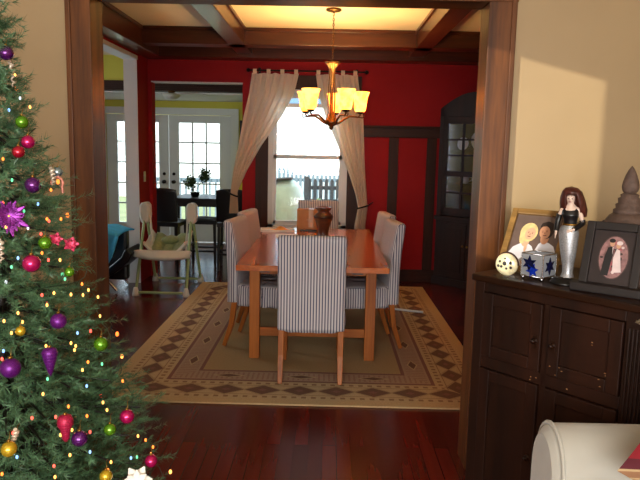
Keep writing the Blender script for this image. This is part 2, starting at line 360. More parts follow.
# kitchen beyond: far wall with french doors, yellow gable over a dark boarded beam
b = MB(); FX0, FX1, FZ = -3.64, -1.60, 2.09
for a in ((KX0, FX0, 0, CH), (FX1, KX1, 0, CH), (FX0, FX1, FZ, CH)): b.bb(a[0], a[1], KY, KY+.12, a[2], a[3])
struct(b.build('wall_kitchen_far', M['yellow']))
b = MB()
for a in ((3.175, 6.6, 0, CH), (7.2, KY, 0, CH), (6.6, 7.2, 0, .9), (6.6, 7.2, 2.3, CH)): b.bb(KX0-.1, KX0, *a)
struct(b.build('wall_kitchen_left', M['yellow']))
b = MB(); b.bb(KX1, KX1+.06, BY+.15, KY, 0, CH); struct(b.build('wall_kitchen_right', M['yellow']))
b = MB(); b.bb(KX0, KX1, 9.0, 9.14, 2.46, CH); struct(b.build('wall_kitchen_gable', M['yellow']))
b = MB(); b.bb(KX0, KX1, 8.96, 9.18, 2.33, 2.46)
for i in range(5): b.bb(KX0, KX1, 8.95, 8.96, 2.335+i*.025, 2.352+i*.025)
struct(b.build('trim_18', M['dark_x']))
b = MB(); b.bb(KX0, KX1, 9.14, KY, 2.31, 2.36); struct(b.build('ceiling_kitchen', M['ceil_white']))
b = MB(); b.bb(FX0-.13, FX0, KY-.025, KY, 0, FZ+.1); b.bb(FX1, FX1+.13, KY-.025, KY, 0, FZ+.1); b.bb(FX0-.13, FX1+.13, KY-.03, KY, FZ, FZ+.11); struct(b.build('trim_19', M['white'], bevel=.004))
b = MB(); b.bb(KX0, FX0-.13, KY-.02, KY, 0, .14); b.bb(FX1+.13, KX1, KY-.02, KY, 0, .14); struct(b.build('baseboard_kitchen', M['white']))
def french(n, x0, x1, gx0, gx1, hx):
    y0, y1 = KY+.02, KY+.065
    b = MB(); b.bb(x0, gx0, y0, y1, .01, FZ-.005); b.bb(gx1, x1, y0, y1, .01, FZ-.005); b.bb(gx0, gx1, y0, y1, .01, .30); b.bb(gx0, gx1, y0, y1, 1.985, FZ-.005)
    d = struct(b.build('door_%d' % n, M['white'], bevel=.003))
    b = MB()
    for i in (1, 2): x = gx0+(gx1-gx0)*i/3; b.bb(x-.011, x+.011, y0+.005, y1-.005, .30, 1.985)
    for i in range(1, 5): z = .30+1.685*i/5; b.bb(gx0, gx1, y0+.005, y1-.005, z-.011, z+.011)
    for z in (.30, 1.975): b.bb(gx0, gx1, y0-.006, y1, z-.01, z+.015)
    b.build('muntin', M['white'], d)
    b = MB(); b.bb(gx0, gx1, y0+.02, y0+.025, .30, 1.985); b.build('pane', M['glass'], d)
    b = MB(); b.lathe([(.03, 0), (.03, .008), (.012, .012), (.012, .04), (.028, .05), (.03, .065), (.02, .08)], 14, (hx, y0, 1.0), R=Matrix.Rotation(PI/2, 3, 'X'))
    b.lathe([(.026, 0), (.026, .012), (.01, .016)], 14, (hx, y0, 1.13), R=Matrix.Rotation(PI/2, 3, 'X')); b.build('door_knob', M['iron'], d)
french(1, FX0, -2.625, -3.47, -2.785, -2.70)
french(2, -2.615, FX1, -2.455, -1.785, -2.54)

# ---------------------------------------------------------------- outdoors
b = MB(); b.bb(-14, 14, 10.8, 40, -.5, -.3); b.bb(-.97, 14, 7.85, 10.8, -.5, -.3); 
o = b.build('ground_yard', mat('dry_lawn', srgb(150, 158, 110), .9, var=.2, scale=2)); struct(o)
b = MB(); b.bb(-.96, 3, 7.86, 10.6, -.25, -.05); struct(b.build('deck', mat('grey_deck_boards', srgb(170, 168, 165), .7, var=.1, scale=4, stretch=(.1, 3, 1))))
b = MB(); b.bb(-4.2, -1.0, 10.7, 13, -.25, -.05); struct(b.build('porch_deck', mat('pale_porch_boards', srgb(200, 198, 192), .7, var=.06, scale=4, stretch=(.1, 3, 1))))
# ---------------------------------------------------------------- rug
m, N, L, P = new_mat('tan_border_rug'); M['rug'] = m
RHX, RHY = 1.285, 1.785
def MN(op, a, b=None, c=None):
    n = N.new('ShaderNodeMath'); n.operation = op
    for i, v in enumerate((a, b, c)):
        if v is None: continue
        if isinstance(v, (int, float)): n.inputs[i].default_value = v
        else: L.new(v, n.inputs[i])
    return n.outputs[0]
def MIXC(fac, A, B):
    n = N.new('ShaderNodeMix'); n.data_type = 'RGBA'; L.new(fac, n.inputs['Factor'])
    for k, v in (('A', A), ('B', B)):
        if isinstance(v, tuple): n.inputs[k].default_value = v
        else: L.new(v, n.inputs[k])
    return n.outputs['Result']
tc = N.new('ShaderNodeTexCoord'); sp = N.new('ShaderNodeSeparateXYZ'); L.new(tc.outputs['Object'], sp.inputs[0])
ex = MN('SUBTRACT', RHX, MN('ABSOLUTE', sp.outputs['X'])); ey = MN('SUBTRACT', RHY, MN('ABSOLUTE', sp.outputs['Y']))
d = MN('MINIMUM', ex, ey); side = MN('LESS_THAN', ex, ey)
al = N.new('ShaderNodeMix'); al.data_type = 'FLOAT'; L.new(side, al.inputs['Factor']); L.new(sp.outputs['X'], al.inputs['A']); L.new(sp.outputs['Y'], al.inputs['B']); al = al.outputs['Result']
def band(lo, hi): return MN('MULTIPLY', MN('GREATER_THAN', d, lo), MN('LESS_THAN', d, hi))
def tri(period, off=0.0): return MN('MULTIPLY', MN('ABSOLUTE', MN('SUBTRACT', MN('FRACT', MN('ADD', MN('DIVIDE', al, period), off)), 0.5)), 2.0)   # 0 at centre, 1 at ends
def diamond(period, mid, half, lim, off=0.0): return MN('LESS_THAN', MN('ADD', MN('MULTIPLY', tri(period, off), 1.0), MN('DIVIDE', MN('ABSOLUTE', MN('SUBTRACT', d, mid)), half)), lim)
tan, cream, brown, maroon, field = srgb(192, 163, 120), srgb(192, 165, 125), srgb(120, 89, 71), srgb(136, 97, 83), srgb(176, 145, 102)
col = MIXC(MN('GREATER_THAN', d, .075), tan, cream)
ltbr = srgb(150, 118, 86); dots = MN('MULTIPLY', MN('LESS_THAN', tri(.062), .5), band(.095, .125)); col = MIXC(dots, col, ltbr)
col = MIXC(band(.145, .152), col, ltbr)
col = MIXC(diamond(.24, .225, .085, 1.15, .5), col, srgb(172, 144, 108))
col = MIXC(diamond(.24, .225, .08, .97, .5), col, brown)
col = MIXC(diamond(.24, .225, .08, .28, .5), col, maroon)
col = MIXC(band(.298, .305), col, ltbr)
dots = MN('MULTIPLY', MN('LESS_THAN', tri(.062), .5), band(.322, .352)); col = MIXC(dots, col, ltbr)
col = MIXC(band(.375, .40), col, maroon); col = MIXC(band(.40, .56), col, srgb(172, 142, 116))
hatch = MN('MULTIPLY', MN('LESS_THAN', tri(.035), .4), band(.415, .545)); col = MIXC(hatch, col, srgb(160, 126, 104))
col = MIXC(diamond(.50, .48, .085, .46, .5), col, cream); col = MIXC(diamond(.50, .48, .085, .35, .5), col, brown)
col = MIXC(band(.56, .585), col, maroon); col = MIXC(MN('GREATER_THAN', d, .585), col, field)
nz = N.new('ShaderNodeTexNoise'); nz.inputs['Scale'].default_value = 90; nz.inputs['Detail'].default_value = 3; L.new(tc.outputs['Object'], nz.inputs['Vector'])
rp = N.new('ShaderNodeValToRGB'); rp.color_ramp.elements[0].color = (.6, .6, .6, 1); rp.color_ramp.elements[1].color = (1.25, 1.25, 1.25, 1); L.new(nz.outputs['Fac'], rp.inputs[0])
mx = N.new('ShaderNodeMix'); mx.data_type = 'RGBA'; mx.blend_type = 'MULTIPLY'; mx.inputs['Factor'].default_value = .8; L.new(col, mx.inputs['A']); L.new(rp.outputs[0], mx.inputs['B']); L.new(mx.outputs['Result'], P.inputs['Base Color'])
P.inputs['Roughness'].default_value = .95; P.inputs['Specular IOR Level'].default_value = .1
b = MB(); b.bb(-RHX, RHX, -RHY, RHY, 0, .012); o = b.build('rug', M['rug'], bevel=.004); o.location = (-.155, 5.555, .001)
tag(o, 'large tan rug with a brown diamond border lying under the dining table', 'rug')
RUGZ = .0135

# ---------------------------------------------------------------- dining table and its chairs
TX, TY0, TY1, TZ = -.095, 4.46, 6.72, .75
t = thing('dining_table', 'long honey pine dining table with a reddish polished top', 'table', (TX, (TY0+TY1)/2, RUGZ))
hl = (TY1-TY0)/2
b = MB()
b.bb(-.545, .545, -hl, hl, TZ-.04-RUGZ, TZ-RUGZ)
b.build('table_top', M['tabletop'], t, bevel=.003)
zt = TZ-.04-RUGZ
for x in (-.43, .43):
    for y in (-hl+.20, hl-.20): b = MB(); b.bb(x-.038, x+.038, y-.038, y+.038, 0, zt); b.build('leg', M['pine'], t, bevel=.004)
b = MB()
for y in (-hl+.20, hl-.20): b.bb(-.392, .392, y-.012, y+.012, zt-.055, zt)
for x in (-.43, .43): b.bb(x-.012, x+.012, -hl+.238, hl-.238, zt-.055, zt)
b.build('apron', M['pine_x'], t, bevel=.003)
for y in (-hl+.20, hl-.20): b = MB(); b.bb(-.392, .392, y-.014, y+.014, .17, .235); b.build('stretcher', M['pine_x'], t, bevel=.003)
for x in (-.36, .33): b = MB(); b.bb(x-.04, x+.04, -hl+.183, -hl+.19, zt-.045, zt-.02); b.build('leaf_slot', M['black_wood'], t)

def make_chair():
    t = thing('dining_chair', '', 'chair', (0, 0, 0), 0, 'striped chairs around the dining table')
    # sitter faces +y; legs first
    for x in (-.2, .2):
        b = MB(); b.bar((x, -.20, .36), (x, -.225, .18), .04, .04, w2=.038, h2=.038); b.bar((x, -.225, .18), (x, -.285, 0), .038, .038, w2=.03, h2=.03); b.build('leg', M['pine'], t, bevel=.003)
        b = MB(); b.bar((x, .21, .38), (x*1.02, .215, 0), .042, .042, w2=.032, h2=.032); b.build('leg', M['pine'], t, bevel=.003)
    # slipcovered seat with a skirt
    def seat(u, v):
        a = 2*PI*u; k = 4.5
        cx, sy = math.cos(a), math.sin(a); q = (abs(cx)**k+abs(sy)**k)**(-1/k)
        prof = [(.985, .335), (1.0, .38), (.985, .43), (.98, .47), (.93, .495), (.6, .505), (.02, .508)]
        j = v*(len(prof)-1); i = min(int(j), len(prof)-2); f = j-i
        r = prof[i][0]*(1-f)+prof[i+1][0]*f; z = prof[i][1]*(1-f)+prof[i+1][1]*f
        wob = .006*math.sin(a*17)*(1 if z < .42 else 0)
        return (cx*q*(.232*r+wob), .025+sy*q*(.245*r+wob), z)
    b = MB(); b.grid(seat, 72, 12); b.build('seat', M['stripe'], t, solid=.006)
    # slipcovered backrest: slightly raked slab, rounded top, hanging down behind to below the seat
    def back(u, v):
        a = 2*PI*u; k = 5
        cx, sy = math.cos(a), math.sin(a); q = (abs(cx)**k+abs(sy)**k)**(-1/k)
        z0, z1 = .36, 1.0
        vv = v*1.06
        if vv <= 1: z = z0+(z1-z0-.02)*vv; sc = 1.0 - .03*smoothstep((vv-.9)/.1)
        else: f = (vv-1)/.06; z = z1-.02+.02*math.sin(f*PI/2); sc = .97*max(.02, math.cos(f*PI/2)*.96+.02)
        lean = -.215 - .045*smoothstep((z-.45)/.6)*((z-.45)/.55 if z > .45 else 0)
        wob = .004*math.sin(a*13)*(1 if z < .34 else 0)
        return (cx*q*(.223*(1-.05*max(0, vv-1)/.06 if vv > 1 else 1)*(sc if vv > 1.03 else 1)+wob), lean+sy*q*(.044*(1.15-.2*min(1, vv)))*sc + wob, z)
    b = MB(); b.grid(back, 64, 34); b.build('backrest', M['stripe'], t, solid=.004)
    return t
proto = make_chair()
CH_SPOTS = [
    (-.092, 4.385, 0, 'striped slipcovered dining chair at the near end of the table, its back to the viewer'),
    (-.48, 5.06, -PI/2-.17, 'striped slipcovered dining chair on the left side of the table nearest the viewer'),
    (-.47, 5.74, -PI/2-.17, 'striped slipcovered dining chair on the left side of the table farther back'),
    (.293, 5.10, PI/2+.15, 'striped slipcovered dining chair on the right side of the table nearest the viewer'),
    (.285, 5.74, PI/2+.15, 'striped slipcovered dining chair on the right side of the table farther back'),
    (-.10, 6.86, PI, 'striped slipcovered dining chair at the window end of the table'),
]
for i, (x, y, rz, lab) in enumerate(CH_SPOTS):
    o = proto if i == 0 else copy_tree(proto)
    o.location = (x, y, RUGZ+.005); o.rotation_euler = (0, 0, rz); o['label'] = lab

# things on the table
t = thing('vase', 'brown carved wooden vase standing on the far half of the table', 'vase', (-.035, 6.10, TZ))
b = MB(); b.lathe([(.045, 0), (.055, .006), (.05, .02), (.052, .05), (.066, .11), (.086, .165), (.092, .19), (.08, .212), (.06, .228), (.055, .24), (.064, .252), (.078, .268), (.08, .28), (.068, .282), (.05, .262), (.04, .2)], 28)
b.build('body', mat('carved_brown_wood', srgb(92, 48, 28), .35, var=.3, scale=30, coat=.3), t)
b = MB()
b.lathe([(.0895, .176), (.0955, .19), (.0855, .205)], 28)
b.build('carved_band', mat('dark_carving', srgb(58, 28, 16), .4, var=.3), t)
t = thing('cardboard_box', 'plain tan cardboard box on the far end of the table behind the vase', 'box', (-.165, 6.60, TZ), 0)
b = MB(); b.bb(-.145, .145, -.06, .06, 0, .215); b.build('carton', M['card'], t, bevel=.002)
b = MB(); b.bb(-.025, .025, -.061, .061, .03, .2165); b.bb(-.05, .02, -.0606, -.06, .10, .112); b.build('packing_tape', mat('packing_tape', srgb(190, 140, 92), .3), t)
t = thing('remote_control', 'slim black remote control lying in front of the cardboard box', 'remote control', (-.19, 6.46, TZ), .08)
b = MB(); b.bb(-.085, .085, -.02, .02, 0, .016); b.build('case', M['black'], t, bevel=.004)
b = MB()
for i in range(7):
    for j in (-1, 0, 1): b.bb(-.06+i*.02-.004, -.06+i*.02+.004, j*.011-.003, j*.011+.003, .016, .0175)
b.build('button', mat('grey_button', srgb(90, 90, 95), .5), t)
t = thing('serving_tray', 'white tray holding an orange packet at the far left of the table', 'tray', (-.50, 6.42, TZ), .1)
b = MB(); b.bb(-.165, .165, -.10, .10, 0, .008); 
for s in (-1, 1): b.bb(-.165, .165, s*.10-.006, s*.10+.006, 0, .022); b.bb(s*.165-.006, s*.165+.006, -.10, .10, 0, .022)
b.build('plate', M['plastic_white'], t, bevel=.003)
t = thing('snack_packet', 'crumpled orange snack packet lying on the white tray', 'packet', (-.47, 6.42, TZ+.009), .3)
b = MB(); b.grid(lambda u, v: ((u-.5)*.16, (v-.5)*.10, .004+.03*math.sin(PI*u)*math.sin(PI*v)*(1+.3*math.sin(9*u+5*v))), 14, 10); b.build('bag', mat('orange_foil', srgb(224, 150, 54), .35, var=.2, scale=30), t, solid=.002)
yf = mat('yellow_foil', srgb(236, 196, 90), .35)
for x in (-.0815, .0815): b = MB(); b.bb(x-.0065, x+.0065, -.05, .05, 0, .008); b.build('crimped_end', yf, t)
o = MB().box((0, 0, .0015), (.21, .28, .003)).build('paper_sheet', M['paper']); o.location = (-.375, 6.03, TZ+.0005); o.rotation_euler = (0, 0, .12)
tag(o, 'white sheet of paper on the table just beyond the near chair', 'paper')
o = MB().tube([(0, 0, .012), (.42, 0, .012)], .011, 10).build('curtain_pole', mat('pale_blue_enamel', srgb(190, 200, 212), .4)) ; o.location = (.56, 6.24, RUGZ); o.rotation_euler = (0, 0, -.35)
tag(o, 'thin pale grey rod lying on the rug beside the right chairs', 'rod')

# ---------------------------------------------------------------- curtains on a rod
t = thing('curtain_rod', 'thin dark curtain rod with ball finials above the dining window', 'curtain rod', (-.27, BY-.10, 2.47))
b = MB(); b.tube([(-.66, 0, 0), (.67, 0, 0)], .009, 10); b.build('pole', M['iron'], t)
for x in (-.68, .69): b = MB(); b.ball((x, 0, 0), (.024, .022, .022), 12); b.build('finial', M['iron'], t)
for x in (-.56, .58): b = MB(); b.bar((x, .10, 0), (x, 0, 0), .014); b.bb(x-.015, x+.015, .09, .10, -.04, .04); b.build('bracket', M['iron'], t)
M['curtain'] = sheer('sheer_sand_curtain', srgb(252, 236, 218), .07, .35)
M['curtain_tab'] = mat('sand_curtain_tab', srgb(236, 212, 186), .9)
def lerp_tab(tab, z):
    for (z0, a), (z1, c) in zip(tab, tab[1:]):
        if z0 >= z >= z1: f = (z0-z)/(z0-z1); return a+(c-a)*f
    return tab[-1][1]
def curtain(label, xin, xout, ztop, zbot, tie, ytie, hook):
    t = thing('curtain', label, 'curtain', (0, BY-.10, 0), 0, 'sheer curtains at the dining window')
    def fn(u, v):
        z = ztop-(ztop-zbot)*v
        a, c = lerp_tab(xin, z), lerp_tab(xout, z)
        wd = abs(a-c); dep = .012 + .03*(1-min(1, wd/.55))
        x = a+(c-a)*u
        sag = .0 if v > .0 else 0
        y = -.005 + dep*math.sin(u*2*PI*5.5+1.3*math.sin(3*v)) + .006*math.sin(u*2*PI*13+4*v)
        return (x, y, z + (.0 if v > 0 else .006*math.cos(u*2*PI*4)))
    b = MB(); b.grid(fn, 90, 60); b.build('panel', M['curtain'], t)
    xa, xb = lerp_tab(xin, ztop), lerp_tab(xout, ztop)
    for i in range(4):
        x = xa+(xb-xa)*(.06+.88*i/3)
        b = MB(); b.grid(lambda u, v: (x-.022+.044*u, .013*math.sin(2*PI*v), 2.4575-.0285*math.cos(2*PI*v)), 1, 16); b.build('tab', M['curtain_tab'], t)
    xa, xb = lerp_tab(xin, tie), lerp_tab(xout, tie); xm = (xa+xb)/2; r = abs(xa-xb)/2+.012
    pts = [(xm+r*math.cos(a), .052*math.sin(a), tie-.02+.02*math.cos(a)*hook) for a in [2*PI*i/20 for i in range(21)]] 
    pts2 = [(xm+hook*r, .0, tie), (xm+hook*(r+.035), .045, tie+.02), (xm+hook*(r+.06), .085, tie+.03)]
    b = MB(); b.tube(pts, .009, 8, cap=False); b.build('tieback', M['iron'], t); b = MB(); b.tube(pts2, .007, 8); b.build('hook', M['iron'], t)
    return t
curtain('sheer sand curtain tied back on the left side of the dining window',
        [(2.45, -.36), (2.2, -.42), (1.95, -.56), (1.6, -.80), (1.3, -.97), (1.06, -1.075), (.8, -1.06)],
        [(2.45, -.905), (2.2, -.94), (1.95, -1.0), (1.6, -1.06), (1.3, -1.12), (1.06, -1.15), (.8, -1.17)], 2.435, .80, 1.04, 0, -1)
curtain('sheer sand curtain tied back on the right side of the dining window',
        [(2.45, -.17), (2.2, -.13), (1.95, -.04), (1.6, .12), (1.3, .245), (1.06, .33), (.9, .365), (.7, .33), (.4, .31)],
        [(2.45, .315), (2.2, .35), (1.95, .395), (1.6, .415), (1.3, .435), (1.06, .46), (.9, .475), (.7, .455), (.4, .45)], 2.435, .40, .93, 0, 1)

# ---------------------------------------------------------------- chandelier
t = thing('chandelier', 'bronze chandelier with five glowing amber glass shades above the dining table', 'chandelier', (.018, 5.85, CH))
H = -CH
b = MB(); b.lathe([(.02, 0), (.066, -.002), (.07, -.012), (.055, -.022), (.02, -.03), (.006, -.034)], 24); b.build('ceiling_canopy', M['bronze'], t)
b = MB(); z = -.034
for i in range(19):
    R_ = Matrix.Rotation(PI/2*(i % 2), 3, 'Z'); zc = z-.012-i*.0225
    b.tube([Vector((0, 0, zc)) + R_ @ Vector((math.cos(a)*.008, 0, math.sin(a)*.015)) for a in [2*PI*k/10 for k in range(11)]], .0024, 6, cap=False)
b.tube([(.003, .003, -.03), (.004, -.002, -.25), (.002, .003, -.455)], .0025, 6); b.build('chain', M['bronze'], t)
b = MB(); b.lathe([(.004, -.45), (.066, -.453), (.07, -.461), (.05, -.480), (.028, -.515), (.018, -.57), (.013, -.70), (.012, -.80), (.015, -.88), (.03, -.93), (.045, -.955), (.06, -.975), (.052, -.995), (.03, -1.01), (.018, -1.02), (.022, -1.03), (.012, -1.045), (.001, -1.05)], 24)
for k in range(5):
    a = math.radians(28+72*k); b.tube([(math.cos(a)*q, math.sin(a)*q, zz) for q, zz in ((.05, -.465), (.024, -.53), (.030, -.66), (.034, -.78), (.03, -.9), (.05, -.965))], .0045, 6)
b.build('stem', M['bronze'], t)
def shade_mat():
    m = bpy.data.materials.new('amber_glass_shade'); m.use_nodes = True; N = m.node_tree.nodes; L = m.node_tree.links; N.clear()
    o = N.new('ShaderNodeOutputMaterial'); ad = N.new('ShaderNodeAddShader'); e = N.new('ShaderNodeEmission'); mx = N.new('ShaderNodeMixShader')
    d = N.new('ShaderNodeBsdfTranslucent'); d2 = N.new('ShaderNodeBsdfDiffuse'); d.inputs[0].default_value = srgb(255, 186, 70); d2.inputs[0].default_value = srgb(255, 186, 70)
    tc = N.new('ShaderNodeTexCoord'); nz = N.new('ShaderNodeTexNoise'); nz.inputs['Scale'].default_value = 18; rp = N.new('ShaderNodeValToRGB')
    rp.color_ramp.elements[0].position = .35; rp.color_ramp.elements[0].color = (1, .50, .06, 1); rp.color_ramp.elements[1].position = .6; rp.color_ramp.elements[1].color = (1, .64, .14, 1)
    L.new(tc.outputs['Object'], nz.inputs['Vector']); L.new(nz.outputs['Fac'], rp.inputs[0]); L.new(rp.outputs[0], e.inputs[0]); e.inputs[1].default_value = 2.3
    mx.inputs[0].default_value = .6; L.new(d2.outputs[0], mx.inputs[1]); L.new(d.outputs[0], mx.inputs[2]); L.new(mx.outputs[0], ad.inputs[0]); L.new(e.outputs[0], ad.inputs[1]); L.new(ad.outputs[0], o.inputs[0])
    return m
M['shade'] = shade_mat(); M['bulb'] = emis('lit_bulb', (1, .82, .5, 1), 25)
for k in range(5):
    a = math.radians(10+72*k); ca, sa = math.cos(a), math.sin(a)
    P3 = lambda q, z: (ca*q, sa*q, z)
    b = MB(); b.tube([P3(q, z) for q, z in ((.02, -1.0), (.07, -.985), (.12, -.95), (.165, -.925), (.21, -.925), (.245, -.93), (.262, -.912), (.262, -.89))], [.011, .011, .010, .009, .008, .008, .008, .009], 8)
    b.tube([P3(.25, -.93), P3(.285, -.935), P3(.30, -.92), P3(.295, -.905)], .005, 6)
    arm = b.build('arm', M['bronze'], t)
    b = MB(); c = P3(.262, -.89); b.lathe([(.008, -.012), (.03, -.006), (.036, .006), (.033, .016), (.012, .018)], 16, c); b.build('candle_cup', M['iron'], arm)
    b = MB(); b.lathe([(.038, .008), (.048, .02), (.054, .05), (.058, .09), (.064, .13), (.074, .165), (.082, .182), (.080, .184), (.07, .165), (.060, .13), (.054, .09), (.05, .05), (.044, .024), (.03, .014)], 24, c); b.build('lamp_shade', M['shade'], t)
    b = MB(); b.lathe([(.012, .016), (.013, .05), (.022, .075), (.026, .095), (.02, .115), (.001, .124)], 12, c); b.build('bulb', M['bulb'], arm)
    l = lamp('chandelier_bulb', 'POINT', (.018+ca*.262, 5.85+sa*.262, CH-.89+.15), 15.0, (1.0, .66, .25), shadow_soft_size=.03)

# ---------------------------------------------------------------- corner china cabinet
cx0, cy0 = 1.30, 7.64; cxd, cyd = .62, -.62
rz = math.atan2(-1, 1); CW = math.hypot(cxd, cyd)
t = thing('china_cabinet', 'dark wood corner china cabinet with an arched top and small glass panes', 'cabinet', (cx0, cy0, 0), rz)
# local x runs along the front, y goes back into the corner
def arch(u): return 2.08+.17*math.sin(PI*min(1, max(0, u)))
b = MB(); b.prismz([(0, 0), (CW, 0), (CW*.98, .06), (CW*.5, .34), (.02*CW, .06)], 0, .80)
b.prismz([(0, .30*0+.05), (CW, .05), (CW*.5, .36)], 2.0, 2.06)
pts = [(x*CW, arch(x)) for x in [i/12 for i in range(13)]]
b.prism([(0, 1.98)] + [(CW, 1.98)] + pts[::-1], 0, .05)
b.bb(0, .06, 0, .05, .8, 2.08); b.bb(CW-.06, CW, 0, .05, .8, 2.08)
b.hexa([(0, .05, .8), (.02, .05, .8), (CW*.5, .36, .8), (CW*.5, .38, .8), (0, .05, 2.0), (.02, .05, 2.0), (CW*.5, .36, 2.0), (CW*.5, .38, 2.0)])
b.hexa([(CW, .05, .8), (CW-.02, .05, .8), (CW*.5, .36, .8), (CW*.5, .38, .8), (CW, .05, 2.0), (CW-.02, .05, 2.0), (CW*.5, .36, 2.0), (CW*.5, .38, 2.0)])
b.bb(-.015, CW+.015, -.02, .05, 0, .09); b.bb(-.015, CW+.015, -.02, .05, .78, .83)
b.build('body', M['china'], t, bevel=.004)
for z in (1.2, 1.58): b = MB(); b.prismz([(.04, .05), (CW-.04, .05), (CW*.5, .33)], z, z+.018); b.build('shelf', M['china'], t)
b = MB(); fx0, fx1 = .07, CW-.07
b.bb(fx0, fx0+.05, -.012, .02, .84, 1.98); b.bb(fx1-.05, fx1, -.012, .02, .84, 1.98); b.bb(fx0, fx1, -.012, .02, .84, .93); b.bb(fx0, fx1, -.012, .02, 1.90, 1.98); b.bb(fx0, fx1, -.012, .02, 1.30, 1.36)
d = b.build('door', M['china'], t, bevel=.003)
b = MB()
for i in (1, 2): x = fx0+.05+(fx1-fx0-.1)*i/3; b.bb(x-.01, x+.01, -.01, .015, .93, 1.9)
for z in (1.54, 1.72): b.bb(fx0+.05, fx1-.05, -.01, .015, z-.01, z+.01)
b.bb(fx0+.05, fx1-.05, -.01, .015, 1.1, 1.12); b.build('muntin', M['china'], d)
b = MB(); b.bb(fx0+.04, fx1-.04, .002, .006, .9, 1.92); b.build('pane', glass('old_cabinet_glass', (.95, .97, 1, 1), .16, .08), d)
b = MB(); b.ball((fx1-.025, -.025, 1.25), .014, 10); b.build('knob', M['brass'], d)
for s_ in (0, 1):
    b = MB(); x0 = .07+s_*(CW/2-.07); b.bb(x0+.005, x0+CW/2-.075, -.012, .0, .12, .75); b.bb(x0+.06, x0+CW/2-.13, -.018, -.012, .18, .69); dd = b.build('door', M['china'], t, bevel=.004)
    b = MB(); b.ball((CW/2-.03+.06*s_, -.03, .5), .013, 10); b.build('knob', M['brass'], dd)
for x, lab in ((.27, 'white china plate standing on the upper shelf of the corner cabinet nearest the red wall'), (.44, 'white china plate standing in the middle of the upper shelf of the corner cabinet'), (.61, 'white china plate standing on the upper shelf of the corner cabinet nearest the casing')):  # white plates added in place of the bright reflection in the panes
    CHINA_PLATES = globals().setdefault('CHINA_PLATES', []); CHINA_PLATES.append((x, lab))
M['china_white'] = mat('white_china', srgb(225, 228, 232), .2, var=.02)
def in_cab(x, y, z): a = rz; return (cx0+math.cos(a)*x-math.sin(a)*y, cy0+math.sin(a)*x+math.cos(a)*y, z)
for x, lab in CHINA_PLATES:
    o = MB().lathe([(.001, 0), (.07, .002), (.12, .018), (.12, .024), (.07, .008), (.001, .006)], 28, (0, 0, .121), R=Matrix.Rotation(PI/2-.12, 3, 'X')).build('china_plate', M['china_white']); p_ = in_cab(x, .10 if x != .44 else .2, 1.60); o.location = p_; o.rotation_euler = (0, 0, rz); o.scale = (1, 1, 1) if x == .44 else (.62, .62, .62); tag(o, lab, 'plate', 'white china in the corner cabinet')
for x, lab in ((.32, 'white china cup on the middle shelf of the corner cabinet nearer the red wall'), (.55, 'white china cup on the middle shelf of the corner cabinet farther from the red wall')):
    o = thing('china_cup', lab, 'cup', in_cab(x, .10, 1.2185), 0, 'white china in the corner cabinet')
    MB().lathe([(.025, 0), (.04, .02), (.045, .09), (.041, .09), (.036, .02), (.01, .01)], 18).build('cup', M['china_white'], o)
    MB().tube([(.043, 0, .075), (.07, 0, .07), (.072, 0, .04), (.042, 0, .025)], .005, 8).build('handle', M['china_white'], o)

# ---------------------------------------------------------------- baby swing
t = thing('baby_swing', 'baby swing with sage green legs and white motor heads', 'baby swing', (-1.76, 7.0, 0))
G, W = M['plastic_green'], M['plastic_white']
for s_ in (-1, 1):
    hx = (.27 if s_ > 0 else -.24)
    for yf in (-.38, .40):
        b = MB(); b.tube([(hx, yf*.12, .80), (hx*1.02, yf*.55, .42), (hx*1.05, yf, .03)], .016, 10); b.build('leg', G, t)
        b = MB(); b.lathe([(.036, 0), (.036, .02), (.028, .06), (.02, .09)], 14, (hx*1.05, yf, 0)); b.build('foot', W, t)
    b = MB(); b.prism([(hx-.04, .74), (hx+.04, .74), (hx+.055, .82), (hx+.05, .93), (hx+.03, .965), (hx-.03, .965), (hx-.05, .93), (hx-.055, .82)], -.075, .075); b.build('motor_housing', W, t, bevel=.02)
    b = MB(); b.tube([(hx-s_*.05, .0, .80), (hx-s_*.06, .01, .62), (hx-s_*.07, .0, .42), (hx-s_*.10, -.02, .36)], .012, 8); b.build('hanger_arm', W, t)
for yf in (-.38, .40): b = MB(); b.tube([(-.265, yf, .035), (.265, yf, .035)], .014, 8); b.build('base_bar', G, t)
b = MB(); b.grid(lambda u, v: ((u-.5)*(.46+.0*v), -.16+.36*v, .36+.55*(abs(u-.5)**2.2)*1.2+.13*v*v+.04*(1-v)**3), 18, 14); b.build('seat_shell', W, t, solid=.03)
b = MB(); b.grid(lambda u, v: ((u-.5)*.34, -.15+.35*v, .40+.20*(abs(u-.5)**2.0)+.15*v*v+.02*math.sin(3*PI*u)**2), 18, 14); b.build('seat_pad', M['green_pad'], t, solid=.03)
b = MB(); b.grid(lambda u, v: ((u-.5)*.60, -.24-.13*math.sin(PI*u)+.19*v*math.sin(PI*u)**.5, .44+.03*math.sin(PI*v)-.05*(1-v)), 18, 8); b.build('tray', W, t, solid=.035)
b = MB(); b.ball((0, .10, .535), (.10, .05, .045), 12); b.build('head_support', M['green_pad'], t)

